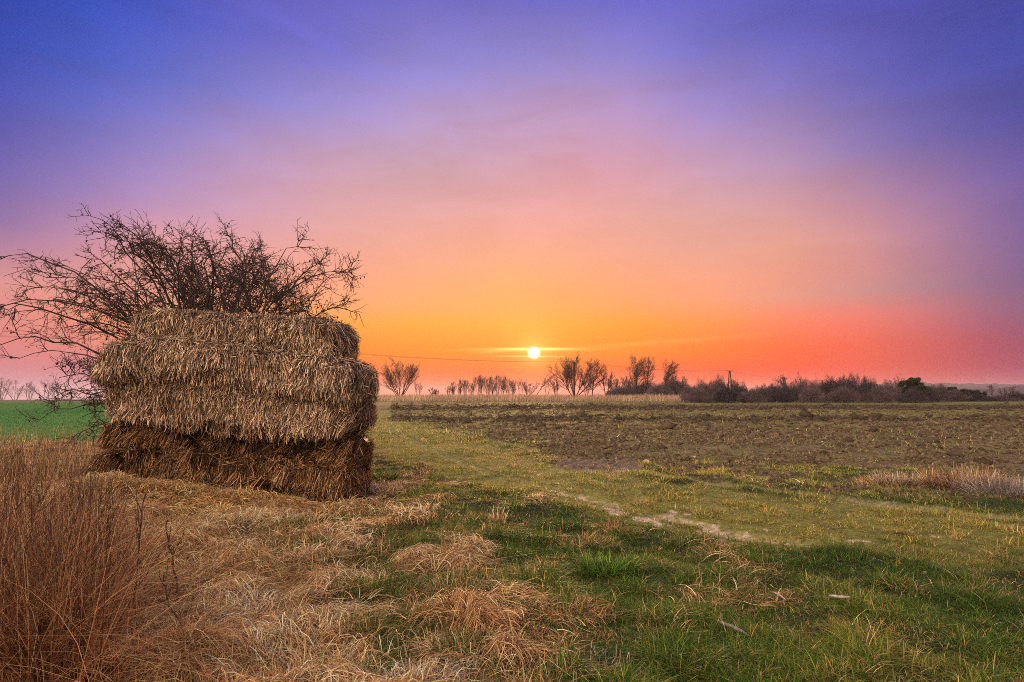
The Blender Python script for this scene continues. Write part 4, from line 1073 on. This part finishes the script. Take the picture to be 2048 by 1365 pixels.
# dry grass tussocks at right
def tussock(u, v, w, h, n, label, pal, seed, wd=(.003, .006), sp=1.0):
    r = np.random.default_rng(seed); x, y = ground_at(u, v); z = float(gh(np.array([x]), np.array([y]))[0])
    a = r.uniform(0, 6.28, n); q = np.sqrt(r.random(n)) * w * .6
    X, Y = np.cos(a) * q, np.sin(a) * q * .6
    b = a + r.normal(0, .8, n); L = h * r.uniform(.5, 1.25, n); ln = np.abs(r.normal(.7, .4, n)) * sp
    t = np.linspace(0, 1, 6)[None, :]
    C = np.stack([X[:, None] + (L * ln)[:, None] * t ** 1.5 * np.cos(b)[:, None], Y[:, None] + (L * ln)[:, None] * t ** 1.5 * np.sin(b)[:, None], L[:, None] * t * (1 - .5 * t * np.clip(ln, 0, 1.2)[:, None]) - .03], -1)
    W = r.uniform(wd[0], wd[1], n)[:, None] * (1 - .7 * t)
    V, Q = ribbons(C, W, side_of(r.uniform(0, 6.28, n)))
    o = raw_mesh('grass_tussock', V, Q, M_grass, fc(pick(pal, n), n, 5, .35)); o.location = (x, y, z)
    return tag(o, label, 'tussock')
PK = np.array([[.55, .42, .27], [.36, .24, .14], [.70, .58, .42], [.16, .10, .07]])
RD = np.array([[.46, .28, .16], [.28, .15, .09], [.62, .46, .30], [.14, .08, .05]])
GY = np.array([[.34, .28, .24], [.26, .20, .18], [.44, .38, .34]])
tussock(1815, 968, 1.0, .22, 1800, 'pale pinkish dry tussock, leftmost of those at the field edge on the right', PK, 1)
tussock(1925, 978, 1.0, .40, 2600, 'tall rust-brown dry tussock at the field edge on the right', RD, 2)
tussock(2015, 990, 1.0, .34, 2200, 'greyish dry tussock cut by the right edge of the picture', GY, 3)
tussock(1770, 968, .8, .18, 900, 'low whitish tuft left of the pinkish tussock', DRY * .8, 4)
tussock(995, 1042, .16, .20, 90, 'small pale dried tuft standing on the green grass', DRY, 5, (.004, .009), .5)
tussock(1215, 1150, .40, .20, 900, 'bright green grass tuft beside a dry patch', GRN * 1.25, 6)
tussock(768, 962, .35, .26, 200, 'green leafy weed at the right foot of the straw bales', GRN * 1.1, 7, (.006, .012))
tussock(955, 1300, .50, .12, 1800, 'bright orange-tan mound of dry grass in the lower middle', DRY * 1.08, 8, sp=1.5)
tussock(840, 1372, .34, .13, 700, 'bleached whitish dry grass mound at the bottom edge', np.array([[.8, .72, .66], [.7, .6, .52]]), 9, sp=1.5)
tussock(1130, 1230, .42, .10, 900, 'brownish dry grass mound left of the dead branch', DRY * .8, 10, sp=1.6)
tussock(630, 1120, .45, .12, 1100, 'pinkish dry grass mound below the right half of the stack', DRY * .95 + np.array([0, .0, .05]), 11, sp=1.6)
tussock(1190, 1330, .50, .10, 1000, 'grey-brown dry grass mound at the lower middle right', GY, 12, sp=1.6)

# bird
bx, by, bz = at(1801, 749, 120)
V, Q = [], []
t = np.linspace(-1, 1, 9)
wing = np.stack([t * .45, np.abs(t) * -.10, .10 * np.abs(t) - .14 * t ** 2], -1)
Vw, Qw = ribbons(wing[None], (.09 * (1 - np.abs(t) * .85))[None], np.array([[0, 1.0, 0]]))
body, Qb = tubes(np.array([[(0, -.22, 0), (0, -.12, .0), (0, 0, .01), (0, .12, 0), (0, .26, 0)]], float), np.array([[.01, .05, .06, .04, .015]]), 8)
e = empty('bird', (bx, by, bz)); tag(e, 'tiny dark bird flying above the pine', 'bird')
raw_mesh('body', body, Qb, M_bark, parent=e)
Vw2 = Vw + np.array([0, 0, .004])
Vw3, Qw3 = join([(Vw2, Qw), (Vw2 + np.array([0, 0, .012]), Qw)]); raw_mesh('wings', Vw3, Qw3, M_bark, parent=e)

# ------------------------------------------------------------------ haze
HAZE = 0.00016
if HAZE:
    me = bpy.data.meshes.new('haze'); s_ = 4050.0; z0, z1 = -48.0, 34.0
    vs = [(x, y, z) for x in (-s_, s_) for y in (-s_, s_) for z in (z0, z1)]
    me.from_pydata(vs, [], [(0, 1, 3, 2), (4, 6, 7, 5), (0, 4, 5, 1), (2, 3, 7, 6), (0, 2, 6, 4), (1, 5, 7, 3)]); me.update()
    hz = bpy.data.objects.new('haze', me); COL.objects.link(hz); tag(hz, 'thin evening haze over the fields', 'haze', kind='stuff')
    m = bpy.data.materials.new('haze_air'); m.use_nodes = True; n, l = m.node_tree.nodes, m.node_tree.links; n.clear()
    out = n.new('ShaderNodeOutputMaterial'); pv = n.new('ShaderNodeVolumePrincipled')
    pv.inputs['Color'].default_value = (.86, .80, .98, 1); pv.inputs['Density'].default_value = HAZE; pv.inputs['Anisotropy'].default_value = .35
    l.new(pv.outputs[0], out.inputs['Volume']); me.materials.append(m)
